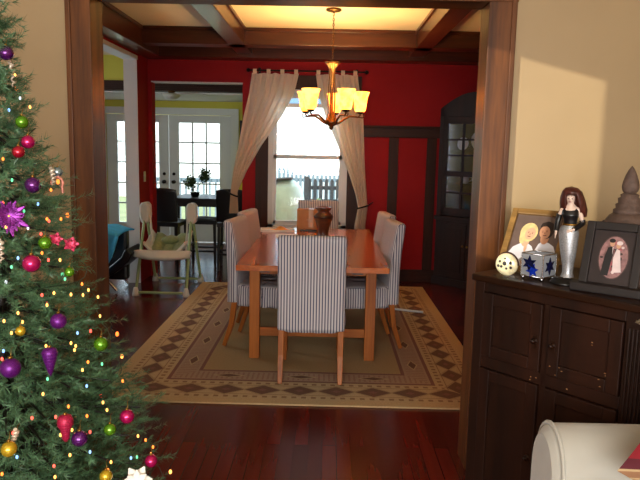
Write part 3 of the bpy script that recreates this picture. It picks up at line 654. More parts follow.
# ---------------------------------------------------------------- padded seat with a blue cloth, in the left doorway
t = thing('armchair', 'black padded reclining seat standing in the left doorway under a blue cloth', 'seat', (-2.45, 6.93, 0), 0)
b = MB(); b.bb(-.24, .26, -.02, .10, .10, .66); b.build('backrest', M['black_leather'], t, bevel=.03)
b = MB(); b.grid(lambda u, v: (lerp_tab([(1, .36), (.75, .31), (.5, .16), (.3, 0), (0, -.22)], 1-v)*1.0, (u-.5)*.46-.04, .15+.30*smoothstep(1-v)*1.05-.06*math.sin(PI*v)), 12, 16); b.build('seat', M['black_leather'], t, solid=.09, bevel=.02)
for y in (-.2, .2):
    b = MB(); b.tube([(.17, y, .40), (-.05, y, .25), (-.26, y, .02)], .014, 8); b.build('leg', M['silver'], t)
    b = MB(); b.tube([(-.18, y, .22), (.02, y, .24), (.20, y, .02)], .014, 8); b.build('leg', M['silver'], t)
blue = mat('bright_blue_cloth', srgb(74, 190, 250), .85, var=.12, scale=14)
def cloth(u, v):
    x = -.20+.50*u; zt = .715-.06*u-.02*math.sin(7*u); lo = .20+.44*max(0, (u-.58)/.42)**1.3
    if v < .3: f = v/.3; return (x, .14-.57*f, zt+.02*math.sin(PI*f)+.006*math.sin(14*u))
    f = (v-.3)/.7; return (x+.03*f*math.sin(9*u), -.43-.035*f-.022*math.sin(13*u+3*f)*f, zt+(lo-zt)*f)
b = MB(); b.grid(cloth, 34, 20); o = b.build('blue_cloth', blue, solid=.012); o.location = (-2.45, 6.93, 0)
tag(o, 'bright blue cloth draped over the black padded seat in the left doorway', 'cloth')

# ---------------------------------------------------------------- kitchen: counter table, stools, plants, lamp, picture
t = thing('counter_table', 'dark counter-height table in the room beyond the back doorway', 'table', (-1.72, 9.25, 0))
b = MB(); b.bb(-.46, .46, -.42, .42, .83, .87); b.build('table_top', M['black_wood'], t, bevel=.004)
b = MB(); b.bb(-.40, .40, -.37, .37, .75, .83); b.build('apron', M['black_wood'], t)
for x in (-.38, .38):
    for y in (-.35, .35): b = MB(); b.bb(x-.035, x+.035, y-.035, y+.035, 0, .76); b.build('leg', M['black_wood'], t)
def stool(label, loc, rz_, back=True, wide=.42):
    t = thing('counter_stool', label, 'stool', loc, rz_, 'dark stools at the counter table'); h = wide/2
    b = MB(); b.grid(lambda u, v: ((u-.5)*wide*(1-.04*math.sin(PI*v)), (v-.5)*.40, .62+.035*(math.sin(PI*u)*math.sin(PI*v))**.4), 14, 12); b.bb(-h, h, -.2, .2, .57, .62); b.build('seat', M['black_leather'], t)
    for x in (-h+.025, h-.025):
        for y in (-.175, .175): b = MB(); b.bar((x, y, .58), (x*1.06, y*1.06, 0), .036, .036, w2=.03, h2=.03); b.build('leg', M['black_wood'], t)
    for z, y in ((.2, -.18), (.2, .18)): b = MB(); b.bb(-h+.03, h-.03, y-.01, y+.01, z, z+.025); b.build('footrest', M['black_wood'], t)
    for x in (-h+.025, h-.025): b = MB(); b.bb(x-.01, x+.01, -.17, .17, .26, .285); b.build('stretcher', M['black_wood'], t)
    if back:
        b = MB(); b.grid(lambda u, v: ((u-.5)*wide, -.20-.05*v-.03*math.sin(PI*u), .64+.42*v-.02*(abs(u-.5)*2)**3*v), 14, 10); b.build('backrest', M['black_leather'], t, solid=.05, bevel=.01)
    return t
stool('black padded counter stool with a high back beside the red wall', (-2.07, 8.22, 0), -.1, True, .42)
stool('dark backless counter stool tucked in front of the counter table', (-1.655, 8.53, 0), 0, False, .40)
stool('black padded counter stool with a high back half hidden by the left curtain', (-1.235, 8.3, 0), .05, True, .36)
t = thing('potted_topiary', 'two leafy green balls on thin stems in a pot on the counter table', 'plant', (-1.90, 9.15, .87))
b = MB(); b.lathe([(.05, 0), (.07, .06), (.075, .065), (.066, .065), (.06, .05)], 16); b.build('pot', M['black'], t)
b = MB(); b.tube([(0, 0, .05), (-.03, 0, .12), (-.06, 0, .18)], .005, 6); b.tube([(0, 0, .05), (.05, 0, .15), (.13, 0, .29)], .005, 6); b.build('stem', M['black_wood'], t)
leafm = mat('dark_leaf', srgb(38, 62, 30), .6, var=.4, scale=40)
for c_ in ((-.07, 0, .20), (.14, 0, .31)):
    b = MB(); rnd = random.Random(int(c_[0]*1000))
    for i in range(170):
        d_ = Vector((rnd.gauss(0, 1), rnd.gauss(0, 1), rnd.gauss(0, 1))).normalized()*rnd.uniform(.03, .105); p = Vector(c_)+Vector((d_.x*.9, d_.y, d_.z*1.15))
        q = Vector((rnd.gauss(0, 1), rnd.gauss(0, 1), rnd.gauss(0, 1))).normalized()*.026; r_ = q.orthogonal().normalized()*.014
        b.add([p-q, p+r_, p+q, p-r_], [(0, 1, 2, 3)])
    b.build('leaf_ball', leafm, t)
t = thing('ceiling_light', 'small frosted dome light on a bracket hanging from the dark beam in the kitchen', 'ceiling light', (-2.17, 8.93, 2.33))
b = MB(); b.lathe([(.05, 0), (.05, -.02), (.02, -.03), (.02, -.05)], 16); b.bb(-.02, .02, 0, .03, -.02, .0); b.build('base', M['bronze'], t)
b = MB(); b.lathe([(.04, -.03), (.12, -.045), (.125, -.06), (.09, -.10), (.04, -.12), (.001, -.125)], 20); b.build('dome', mat('frosted_glass', srgb(190, 188, 178), .4, var=.02), t)
t = thing('light_switch', 'white light switch plate on the red wall by the left doorway', 'switch', (DX0, 7.50, 1.22))
b = MB(); b.bb(0, .006, -.038, .038, -.06, .06); b.build('plate', W, t, bevel=.002)
b = MB(); b.bb(.006, .016, -.006, .006, -.005, .018); b.build('toggle', W, t)
t = thing('framed_picture', 'dark framed picture on the yellow wall right of the french doors', 'picture', (-1.28, KY, 1.60))
b = MB(); b.bb(-.17, .17, -.03, 0, -.42, .42); b.build('frame', M['black_wood'], t, bevel=.004)
b = MB(); b.bb(-.14, .14, -.032, -.03, -.38, .38); b.build('print', mat('sepia_print', srgb(90, 70, 50), .6, var=.4, scale=8), t)

# ---------------------------------------------------------------- outdoors seen through the windows
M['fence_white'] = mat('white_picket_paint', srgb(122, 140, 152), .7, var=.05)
M['fence_dark'] = mat('weathered_fence_wood', srgb(80, 78, 80), .8, var=.2, scale=6)
def fence(name, label, x0, x1, y, z0, z1, pw, gap, m_, point, rails):
    t = thing(name, label, 'fence', ((x0+x1)/2, y, z0))
    W_ = x1-x0; n = int(W_/(pw+gap)); b = MB()
    for i in range(n):
        x = -W_/2+(pw+gap)*(i+.5); h = z1-z0
        b.prism([(x-pw/2, .02), (x+pw/2, .02), (x+pw/2, h-point), (x, h), (x-pw/2, h-point)], -.012, .012)
    b.build('picket_panel', m_, t)
    for r_ in rails: b = MB(); b.bb(-W_/2, W_/2, .012, .045, r_*(z1-z0)-.04, r_*(z1-z0)+.04); b.build('rail', m_, t)
    for x in (-W_/2, W_/2): b = MB(); b.bb(x-.05, x+.05, -.05, .05, -.05, z1-z0+.03); b.build('post', m_, t)
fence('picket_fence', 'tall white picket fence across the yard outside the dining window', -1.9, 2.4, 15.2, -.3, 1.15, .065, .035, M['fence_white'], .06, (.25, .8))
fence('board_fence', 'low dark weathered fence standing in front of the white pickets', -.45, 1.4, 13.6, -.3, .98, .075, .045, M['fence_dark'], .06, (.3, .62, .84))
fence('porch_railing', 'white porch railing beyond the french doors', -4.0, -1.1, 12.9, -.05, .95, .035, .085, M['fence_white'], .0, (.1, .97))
t = thing('house', 'white clapboard house standing beyond the yard fences', 'house', (0, 24, -.3))
b = MB(); b.bb(-9, 9, 0, 6, 0, 3.5)
for i in range(17): b.bb(-9, 9, -.015, 0, i*.2, i*.2+.18)
b.build('wall', mat('white_clapboard', srgb(236, 238, 238), .7, var=.02), t)
b = MB(); b.bb(-9, 9, .0, 6, 3.5, 5.2)
for i in range(8): b.bb(-9, 9, -.015, 0, 3.55+i*.2, 3.73+i*.2)
b.build('upper_wall', mat('blue_grey_siding', srgb(118, 148, 176), .7, var=.04), t)
b = MB(); b.bb(-9, 9, -.05, 0, 3.42, 3.54); b.build('belt_board', mat('brown_belt_board', srgb(120, 92, 76), .7), t)
b = MB(); b.prism([(-9.6, 5.2), (9.6, 5.2), (9.6, 5.45), (-9.6, 5.45)], -.6, 6.6); b.add([(-9.6, -.6, 5.45), (9.6, -.6, 5.45), (9.6, 3, 7.8), (-9.6, 3, 7.8), (-9.6, 6.6, 5.45), (9.6, 6.6, 5.45)], [(0, 1, 2, 3), (3, 2, 5, 4), (0, 3, 4), (1, 5, 2)]); b.build('roof', mat('blue_grey_shingles', srgb(150, 170, 190), .8, var=.1), t)
t = thing('covered_grill', 'barbecue grill under a pale green cover on the deck outside the window', 'grill', (-.66, 9.75, -.05))
cov = mat('pale_green_tarp', srgb(206, 224, 208), .6, var=.12, scale=6)
def cover(u, v):
    a = 2*PI*u; k = 3.5; cx, sy = math.cos(a), math.sin(a); q = (abs(cx)**k+abs(sy)**k)**(-1/k)
    prof = [(.34, .42), (.33, .60), (.31, .80), (.28, .95), (.24, 1.06), (.15, 1.15), (.01, 1.17)]
    j = v*(len(prof)-1); i = min(int(j), len(prof)-2); f = j-i; r = prof[i][0]*(1-f)+prof[i+1][0]*f; z = prof[i][1]*(1-f)+prof[i+1][1]*f
    return (cx*q*(r+.012*math.sin(9*a)*(1-v))+.10*v*0, sy*q*r*.75, z+.02*math.sin(5*a)*(1-v))
b = MB(); b.grid(cover, 60, 24); b.build('cover', cov, t)
b = MB(); b.grid(lambda u, v: (.24+.36*u, -.2+.4*v, .66+.10*math.sin(PI*v)-.10*u+.10*(1-u)**3), 10, 8); b.build('side_shelf_cover', cov, t, solid=.01)
b = MB(); b.bar((-.30, 0, .90), (-.10, 0, 1.17), .40, .03, side=(0, 1, 0)); b.bar((-.10, 0, 1.17), (.12, 0, 1.185), .38, .03, side=(0, 1, 0)); b.build('lid_board', M['fence_dark'], t, bevel=.006)
for x in (-.24, .24):
    for y in (-.16, .16): b = MB(); b.bb(x-.02, x+.02, y-.02, y+.02, 0, .5); b.build('leg', M['black'], t)
b = MB(); b.bb(-.26, .26, -.18, .18, .22, .25); b.build('shelf', M['silver'], t)
t = thing('flowering_bush', 'low green bush with yellow flowers in front of the dark fence', 'bush', (-.18, 12.6, -.3))
b = MB(); b2 = MB(); rnd = random.Random(4)
for i in range(900):
    d_ = Vector((rnd.gauss(0, 1), rnd.gauss(0, 1), abs(rnd.gauss(0, 1)))).normalized()*rnd.uniform(.5, 1); p = Vector((d_.x*.42, d_.y*.35,   .1+d_.z*.85))
    q = Vector((rnd.gauss(0, 1), rnd.gauss(0, 1), rnd.gauss(0, 1))).normalized()*.06; r_ = q.orthogonal().normalized()*.03
    (b2 if (i % 6 == 0 and p.x < -.05 and p.z > .62) else b).add([p-q, p+r_, p+q, p-r_], [(0, 1, 2, 3)])
b.tube([(0, 0, -.02), (.02, 0, .3), (.1, 0, .6)], .03, 6); b.tube([(0, 0, 0), (-.1, 0, .4), (-.2, 0, .7)], .02, 6)
b.build('foliage', mat('fresh_leaf', srgb(130, 156, 110), .7, var=.3, scale=12), t); b2.build('flowers', mat('yellow_petal', srgb(250, 215, 70), .6), t)

# ---------------------------------------------------------------- old corner cabinet in the living room
CBX, CBY, CBR, CBH = .633, 2.663, math.atan2(-.757, .65), 1.07
CBW, CBD = .72, .50
def on_cab(s_, t_, z=CBH): return (CBX+.6515*s_+.7587*t_, CBY-.7587*s_+.6515*t_, z)
t = thing('cabinet', 'old dark wooden cabinet with four panelled doors standing across the corner', 'cabinet', (CBX, CBY, 0), CBR)
b = MB(); b.bb(.012, CBW-.005, .018, CBD, .06, CBH-.03); b.bb(0, CBW, .0, CBD+.005, 0, .08)
b.bb(.0, .045, .002, .02, .08, CBH-.03); b.bb(.635, CBW, .004, .02, .08, CBH-.03); b.bb(.045, .635, .004, .02, .675, .725); b.bb(.045, .635, .004, .02, 1.0, CBH-.03); b.bb(.045, .635, .004, .02, .08, .11)
b.bb(.322, .35, .004, .02, .11, 1.0)
b.build('body', M['cab'], t, bevel=.003)
b = MB()
for i in range(5): b.tube([(.650+i*.0135, .004, .12), (.650+i*.0135, .004, .98)], .0055, 8)
b.build('fluted_post', M['cab'], t)
b = MB(); b.bb(-.012, CBW+.012, -.014, CBD+.005, CBH-.03, CBH); b.build('top', M['cab_x'], t, bevel=.006)
for (x0, x1) in ((.048, .320), (.352, .632)):
    for (z0, z1) in ((.115, .672), (.728, .997)):
        b = MB(); r_ = .048
        b.bb(x0, x0+r_, -.006, .016, z0, z1); b.bb(x1-r_, x1, -.006, .016, z0, z1); b.bb(x0+r_, x1-r_, -.006, .016, z0, z0+r_); b.bb(x0+r_, x1-r_, -.006, .016, z1-r_, z1); b.bb(x0+r_-.002, x1-r_+.002, .004, .016, z0+r_-.002, z1-r_+.002)
        d = b.build('door', M['cab'], t, bevel=.003)
        xh = x1-.022 if x0 < .1 else x0+.022; zh = z0+(z1-z0)*.45
        b = MB(); b.lathe([(.012, 0), (.012, .003), (.005, .005), (.005, .012), (.009, .017), (.001, .021)], 12, (xh, -.006, zh), R=Matrix.Rotation(PI/2, 3, 'X')); b.bb(xh-.008, xh+.008, -.008, -.006, zh-.03, zh+.02); b.build('knob', M['cab_x'], d)
b = MB(); b.prism([(.668, 1.005), (.70, 1.0), (.69, 1.03)], -.004, .003); b.bb(.672, .70, -.006, .002, 1.008, 1.016); b.build('corner_plate', M['silver'], t)  # silver shape modelled as the glint on the cabinet corner
chip = mat('bare_wood_chip', srgb(176, 128, 80), .8)
rnd = random.Random(3)
for i in range(16):
    x, z = rnd.uniform(.36, .60), rnd.choice((rnd.uniform(.88, .98), rnd.uniform(.735, .80)))
    if i > 11: x, z = rnd.uniform(.28, .5), .70+rnd.uniform(-.02, .02)
    y = -.0066 if (z > .95 or z < .775) and z > .73 else (.0035 if z > .73 else .0035)
    q = rnd.uniform(.0015, .0035); b = MB(); b.prism([(x-q, z-q*.5), (x+q*1.2, z-q*.4), (x+q, z+q*.6), (x-q*.7, z+q*.7)], y-.0006, y+.001); b.build('paint_chip', chip, t)

# -- framed portrait of a couple
def framed(name, label, base, rz_, lean, w_, h_, border, depth, mats):
    t = thing(name, label, 'picture frame', base, rz_)
    RX_ = Matrix.Rotation(-lean, 4, 'X')
    b = MB(); b.M = RX_; bw = border
    b.bb(0, bw, -depth, 0, 0, h_); b.bb(w_-bw, w_, -depth, 0, 0, h_); b.bb(bw, w_-bw, -depth, 0, 0, bw); b.bb(bw, w_-bw, -depth, 0, h_-bw, h_)
    b.build('frame', mats[0], t, bevel=.003)
    b = MB(); b.M = RX_; b.bb(bw*.6, w_-bw*.6, -.002, .004, bw*.6, h_-bw*.6); b.build('backing', mats[1], t)
    # easel strut behind
    b = MB(); top = RX_ @ Vector((w_/2, .006, h_*.62)); b.bar(top, (w_/2, top.y+.055+.02*lean, .004), .03, .005); b.build('easel_strut', M['black'], t)
    return t, RX_
def ell(cx, cz, rx, rz__, n=20, rot=0): return [(cx+rx*math.cos(a)*math.cos(rot)-rz__*math.sin(a)*math.sin(rot), cz+rx*math.cos(a)*math.sin(rot)+rz__*math.sin(a)*math.cos(rot)) for a in [2*PI*i/n for i in range(n)]]
def flat(name, t, RX_, y0, layers, mats):
    b = MB(); b.M = RX_; y = y0
    for pts, mi in layers: y -= .00025; b.add([(x, y, z) for x, z in pts], [tuple(range(len(pts)))], mi)
    return b.build(name, mats, t)
gold = wood('gilt_frame_wood', srgb(88, 62, 30), srgb(150, 112, 60), .45, 'x', 14, 0)
ph = [mat('photo_backdrop', srgb(96, 78, 70), .35, var=.15, scale=14), mat('photo_white_shirt', srgb(212, 208, 212), .4, var=.05), mat('photo_skin', srgb(208, 160, 128), .4, var=.03), mat('photo_blond_hair', srgb(214, 186, 128), .4, var=.15, scale=60), mat('photo_dark_hair', srgb(40, 28, 24), .4), mat('photo_feature', srgb(110, 62, 54), .4), mat('photo_skin_tan', srgb(186, 132, 100), .4, var=.03)]
t, RX_ = framed('picture_frame', 'gold framed portrait photo of a couple in white shirts leaning on the cabinet', (.745, 2.762, CBH+.0005), -.66, .56, .258, .300, .026, .016, (gold, M['black']))
def face(cx, cz, s_, mi, rot=0):
    c, q = math.cos(rot), math.sin(rot)
    T = lambda x, z: (cx+s_*(x*c-z*q), cz+s_*(x*q+z*c))
    L_ = [([T(*p) for p in ell(0, 0, .74, 1.0)], mi)]
    for x in (-.28, .28): L_.append(([T(*p) for p in ell(x, .08, .11, .06, 8)], 5)); L_.append(([T(*p) for p in ell(x, .25, .15, .03, 8)], 5))
    L_.append(([T(-.07, -.22), T(.09, -.22), T(.02, .05)], 5)); L_.append(([T(*p) for p in ell(0, -.5, .27, .08, 10)], 5))
    return L_
lay = [([(.02, .02), (.238, .02), (.238, .28), (.02, .28)], 0)]
lay += [([(.235, .02), (.232, .10), (.215, .135), (.19, .15), (.165, .155), (.15, .14), (.135, .09), (.125, .02)], 1), (ell(.170, .17, .018, .03), 6)]
lay += [(ell(.170, .206, .031, .040), 4)] + face(.164, .197, .031, 6, .2)
lay += [([(.17, .226), (.14, .222), (.145, .240), (.17, .250), (.193, .241), (.199, .222)], 4)]
lay += [([(.022, .02), (.028, .08), (.045, .115), (.075, .135), (.10, .14), (.125, .125), (.15, .08), (.16, .02)], 1), (ell(.092, .150, .018, .03), 2)]
lay += [(ell(.098, .190, .038, .046), 3), (ell(.077, .172, .015, .04), 3)] + face(.105, .184, .030, 2, -.15)
lay += [([(.072, .206), (.088, .226), (.115, .229), (.132, .212), (.112, .214), (.092, .207)], 3)]
lay += [([(.10, .03), (.165, .055), (.185, .075), (.175, .085), (.14, .07), (.095, .05)], 2), (ell(.10, .115, .006, .02), 2)]
flat('photograph', t, RX_, -.002, lay, ph)

# -- small round gold face, star candle holder
t = thing('round_ornament', 'small round pale gold ornament with dark dots standing left of the star box', 'ornament', on_cab(.122, .034), CBR+.15)
b = MB(); Rx = Matrix.Rotation(PI/2, 3, 'X')
b.lathe([(.0465, -.012), (.0465, .0), (.044, .006), (.03, .013), (.001, .017)], 30, (0, 0, .052), R=Rx); b.build('dial', mat('pale_gold_leaf', srgb(242, 230, 186), .3, .2, var=.15, scale=60), t)
b = MB(); b.tube([(math.cos(a)*.047, .008, .052+math.sin(a)*.047) for a in [PI*i/16 for i in range(17)]], .005, 8); b.build('rim', M['dark_x'], t)
b = MB(); b.prismz([(-.045, -.03), (.055, -.03), (.055, .022), (-.045, .022)], 0, .006); b.build('base', M['clear'], t)
dm = mat('dark_dots', srgb(50, 44, 44), .5)
for x, z, r_ in ((-.022, .064, .0055), (0, .058, .009), (.024, .062, .007), (-.028, .045, .006), (-.014, .044, .006), (.026, .043, .006), (.008, .038, .005), (.0, .078, .004)):
    b = MB(); b.lathe([(r_, 0), (r_*.8, .003), (.0005, .004)], 10, (x, -.0165+.009*(math.hypot(x, z-.052)/.047)**2-.001, z), R=Rx); b.build('dot', dm, t)
t = thing('candle_holder', 'square glass candle holder with blue stars on silver ball feet', 'candle holder', on_cab(.172, .066), CBR)
q = .096; z0, z1 = .015, .105
gp = MB()
gp.bb(0, q, 0, .003, z0, z1); gp.bb(0, q, q-.003, q, z0, z1); gp.bb(0, .003, .003, q-.003, z0, z1); gp.bb(q-.003, q, .003, q-.003, z0, z1); gp.bb(.003, q-.003, .003, q-.003, z0, z0+.004); gp.build('glass_box', sheer('frosted_box_glass', srgb(205, 212, 220), .55, .5), t)
b = MB()
for x in (0, q):
    for y in (0, q): b.tube([(x, y, z0), (x, y, z1)], .003, 6)
for z in (z0, z1): b.tube([(0, 0, z), (q, 0, z), (q, q, z), (0, q, z), (0, 0, z)], .003, 6)
b.build('silver_edging', M['silver'], t)
for x in (.006, q-.006):
    for y in (.006, q-.006): b = MB(); b.ball((x, y, .0075), .0078, 12); b.build('foot', M['silver'], t)
starb = mat('cobalt_blue_glass', srgb(20, 50, 170), .2, .2, var=.3, scale=60); stard = mat('deep_navy_glass', srgb(14, 20, 62), .25, .2, var=.3, scale=60)
def star(cx, cz, r_, ax, m_, rot=0):
    pts = [(cx+(r_ if i % 2 == 0 else r_*.48)*math.sin(2*PI*i/12+rot), cz+(r_ if i % 2 == 0 else r_*.48)*math.cos(2*PI*i/12+rot)) for i in range(12)]
    b = MB()
    if ax == 'x': b.prism(pts, -.003, .0)
    else: b.M = Matrix.Translation((q, 0, 0)) @ Matrix.Rotation(PI/2, 4, 'Z'); b.prism(pts, -.003, 0)
    b.build('star', m_, t)
star(.036, .066, .034, 'x', stard); star(.050, .040, .030, 'x', starb, .3); star(.048, .058, .036, 'y', stard)
b = MB(); b.lathe([(.026, z0+.005), (.026, .052), (.02, .055), (.002, .053)], 20, (q/2, q/2, 0)); b.tube([(q/2, q/2, .05), (q/2, q/2, .062)], .0015, 5); b.build('candle', mat('ivory_wax', srgb(200, 170, 160), .5), t)

# -- figurine of a woman with long auburn hair
DS = .36/1.92
t = thing('figurine', 'figurine of a woman with long auburn hair in a black top and silver skirt', 'figurine', on_cab(.336, .120), -.42)
b = MB(); b.lathe([(.058, 0), (.060, .004), (.054, .012), (.046, .016), (.044, .022), (.001, .022)], 28); b.build('base', M['black'], t)
BZ0 = .022; U = (.36-BZ0)/1.76
def skin_fig(name, V, E_, m_, par, sub=2):
    me = bpy.data.meshes.new(name); me.from_pydata([Vector(p[:3])*U+Vector((0, 0, BZ0)) for p in V], E_, [])
    o = bpy.data.objects.new(name, me); C.objects.link(o); o.parent = par; me.materials.append(m_)
    md = o.modifiers.new('skin', 'SKIN'); md.use_smooth_shade = True
    for i, p in enumerate(V): sv = me.skin_vertices[0].data[i]; sv.radius = (p[3]*U, (p[4] if len(p) > 4 else p[3])*U); sv.use_root = (i == 0)
    ms = o.modifiers.new('sub', 'SUBSURF'); ms.levels = sub; ms.render_levels = sub
    return o
V = []; E_ = []
def addv(p, par=None):
    V.append(p); i = len(V)-1
    if par is not None: E_.append((par, i))
    return i
pel = addv((.0, 0, .98, .15, .11)); wa = addv((.02, 0, 1.13, .105, .085), pel); ch = addv((.0, -.01, 1.30, .135, .10), wa); nb = addv((0, .01, 1.45, .07, .06), ch); nk = addv((-.005, 0, 1.52, .048), nb); hd = addv((-.012, -.015, 1.62, .095, .105), nk); ht = addv((-.015, -.01, 1.71, .08, .09), hd)
for s_ in (-1, 1):
    hp = addv((s_*.085, 0, .92, .11), pel); kn = addv((s_*.06+.02, -.03, .50, .068), hp); an = addv((s_*.045+.03, .0, .09, .042), kn); to = addv((s_*.06+.03, -.11, .025, .035, .025), an)
    sh = addv((s_*.165, .01, 1.40, .055), nb)
    if s_ < 0: el = addv((-.23, .03, 1.15, .04), sh); wr = addv((-.24, -.07, .96, .03), el); pm = addv((-.245, -.10, .90, .03, .016), wr); fd = Vector((-.05, -.25, -.97))
    else: el = addv((.25, .03, 1.14, .04), sh); wr = addv((.10, -.16, 1.02, .03), el); pm = addv((.045, -.185, 1.0, .03, .016), wr); fd = Vector((-.9, -.3, -.3))
    sd = Vector((0, 1, 0)).cross(fd).normalized() if s_ > 0 else fd.cross(Vector((1, 0, 0))).normalized()
    for k in range(4):
        o_ = sd*((k-1.5)*.018); ln = (.055, .065, .06, .045)[k]; p0 = Vector(V[pm][:3])
        f1 = addv((*(p0+o_+fd*.03), .009), pm); f2 = addv((*(p0+o_+fd*(.03+ln*.55)+Vector((0, .008, 0))), .008), f1); addv((*(p0+o_+fd*(.03+ln)+Vector((0, .022, 0))), .007), f2)
    f1 = addv((*(Vector(V[wr][:3])*.4+Vector(V[pm][:3])*.6 - sd*.032), .010), pm); addv((*(Vector(V[f1][:3])+fd*.035-sd*.012), .008), f1)
skin_ = mat('porcelain_skin', srgb(228, 200, 182), .4, var=.02)
body = skin_fig('body', V, E_, skin_, t)
blk = mat('black_sequin_cloth', srgb(18, 17, 20), .3, var=.3, scale=300)
def fig(fn, nu, nv, name, m_, solid=0): b = MB(); b.grid(lambda u, v: Vector(fn(u, v))*U+Vector((0, 0, BZ0)), nu, nv); return b.build(name, m_, t, solid=solid)
def ring(tab):
    def fn(u, v):
        j = v*(len(tab)-1); i = min(int(j), len(tab)-2); f = j-i; a = 2*PI*u
        r_ = [tab[i][k]*(1-f)+tab[i+1][k]*f for k in range(5)]   # z, rx, ry, cx, cy
        return (r_[3]+math.cos(a)*r_[1], r_[4]+math.sin(a)*r_[2], r_[0])
    return fn
fig(ring([(1.10, .125, .105, .015, 0), (1.2, .13, .112, .012, -.003), (1.30, .165, .135, .0, -.012), (1.38, .165, .115, .0, -.0), (1.43, .15, .08, 0, .008)]), 24, 16, 'bodice', blk)
fig(ring([(1.12, .13, .11, .015, 0), (1.02, .175, .14, 0, 0), (.92, .195, .15, 0, 0), (.75, .18, .14, .005, -.01), (.5, .15, .12, .018, -.02), (.3, .115, .10, .026, -.01), (.12, .105, .10, .03, -.01), (.03, .135, .125, .03, -.015)]), 28, 30, 'skirt', mat('silver_sequin_cloth', srgb(172, 174, 178), .32, .55, var=.35, scale=260))
fig(ring([(1.085, .15, .125, .015, 0), (1.125, .145, .122, .015, 0)]), 24, 2, 'belt', M['brass'], .001)
for s_, pts in ((-1, [(-.195, .02, 1.30), (-.23, .03, 1.15), (-.24, -.07, .96)]), (1, [(.23, .03, 1.20), (.25, .03, 1.14), (.17, -.07, 1.07), (.10, -.16, 1.02)])):
    b = MB(); b.tube([Vector(p)*U+Vector((0, 0, BZ0)) for p in pts], [.062*U, .056*U, .05*U, .046*U][:len(pts)], 10); b.build('glove', blk, t)
hm = mat('auburn_hair', srgb(74, 32, 24), .4, var=.4, scale=90, stretch=(1, 1, .15))
def hair(u, v):
    a = 2*PI*u; tab = [(1.26, .23, .13, .07, .13), (1.40, .26, .19, .05, .10), (1.54, .25, .21, .025, .065), (1.66, .225, .205, .01, .04), (1.77, .185, .18, 0, .02), (1.84, .12, .11, -.013, .01), (1.87, .005, .005, -.013, .01)]
    j = v*(len(tab)-1); i = min(int(j), len(tab)-2); f = j-i; r_ = [tab[i][k]*(1-f)+tab[i+1][k]*f for k in range(5)]
    x, y = r_[3]+math.cos(a)*r_[1]*(1+.03*math.sin(9*a)), r_[4]+math.sin(a)*r_[2]*(1+.03*math.sin(7*a))
    fr = max(0, -math.sin(a))**3
    if r_[0] < 1.72: y = y + fr*(.20 if abs(math.cos(a)) < .42 else .0)*min(1, (1.74-r_[0])/.08)
    return (x, y, r_[0]-.0)
fig(hair, 48, 30, 'hair', hm)
for s_ in (-1, 1): b = MB(); b.ball(Vector((-.012+s_*.034, -.112, 1.628))*U+Vector((0, 0, BZ0)), (.014*U, .010*U, .010*U), 8); b.build('eye', M['black'], t)
b = MB(); b.ball(Vector((-.012, -.120, 1.60))*U+Vector((0, 0, BZ0)), (.012*U, .018*U, .022*U), 8); b.build('nose', skin_, t)
b = MB(); b.ball(Vector((-.012, -.108, 1.565))*U+Vector((0, 0, BZ0)), (.026*U, .010*U, .010*U), 8); b.build('mouth', mat('red_lips', srgb(150, 40, 44), .35), t)

# -- dark frame with an oval wedding picture, tiered statue
dkf = mat('dark_carved_frame', srgb(26, 17, 15), .6, var=.25, scale=16)
t, RX_ = framed('picture_frame', 'dark wooden frame with an oval wedding picture right of the figurine', (.957, 2.391, CBH+.0005), -.682, .284, .207, .262, .030, .018, (dkf, M['black']))
b = MB(); b.bb(-.02, .227, -.045, .02, 0, .032); b.build('ledge', dkf, t, bevel=.005)
wp = [mat('mat_board', srgb(40, 27, 25), .6, var=.2), mat('wedding_backdrop', srgb(150, 110, 108), .5, var=.4, scale=70), mat('black_suit', srgb(20, 16, 18), .5), ph[2], mat('white_gown', srgb(226, 206, 204), .5, var=.1, scale=40), mat('rose_flowers', srgb(170, 92, 96), .5, var=.4, scale=90), mat('leaf_shadow', srgb(64, 46, 44), .5, var=.4, scale=50)]  # last one is a dark print tone for the oval border and foliage
lay = [([(.02, .02), (.187, .02), (.187, .242), (.02, .242)], 0), (ell(.107, .133, .054, .083, 28), 6), (ell(.107, .133, .050, .079, 28), 1)]
rnd = random.Random(9)
for i in range(26):
    a = rnd.uniform(0, 2*PI); r_ = rnd.uniform(.2, .9); x, z = .107+.046*r_*math.cos(a), .133+.074*r_*math.sin(a); lay.append((ell(x, z, rnd.uniform(.004, .008), rnd.uniform(.004, .008), 8), rnd.choice((5, 4, 6, 5))))
lay += [([(.112, .075), (.142, .08), (.135, .12), (.128, .16), (.116, .165), (.108, .13)], 4), (ell(.121, .178, .009, .012, 12), 3), (ell(.124, .187, .011, .008, 12), 4)]
lay += [([(.072, .062), (.098, .062), (.104, .12), (.108, .165), (.098, .172), (.086, .168), (.078, .13)], 2), (ell(.099, .184, .009, .012, 12), 3), (ell(.098, .194, .011, .008, 12), 2), ([(.101, .17), (.105, .17), (.104, .14)], 4)]
flat('photograph', t, RX_, -.002, lay, wp)
p = at_y(629, 205, 2.52)
t = thing('statue', 'brown carved tiered statue with a pointed finial behind the dark picture frame', 'statue', (p.x, 2.52, CBH), .5)
stm = mat('brown_carved_stone', srgb(92, 72, 62), .7, var=.3, scale=28, bump=.6)
b = MB(); b.lathe([(.088, 0), (.092, .02), (.078, .03), (.078, .05), (.082, .08), (.086, .17), (.087, .225), (.082, .252), (.068, .27), (.05, .282)], 36); b.build('body', stm, t)
b = MB(); b.lathe([(.056, .276), (.056, .293), (.047, .298), (.049, .314), (.040, .319), (.042, .337), (.032, .342), (.034, .352), (.022, .358)], 32); b.build('tier', stm, t)
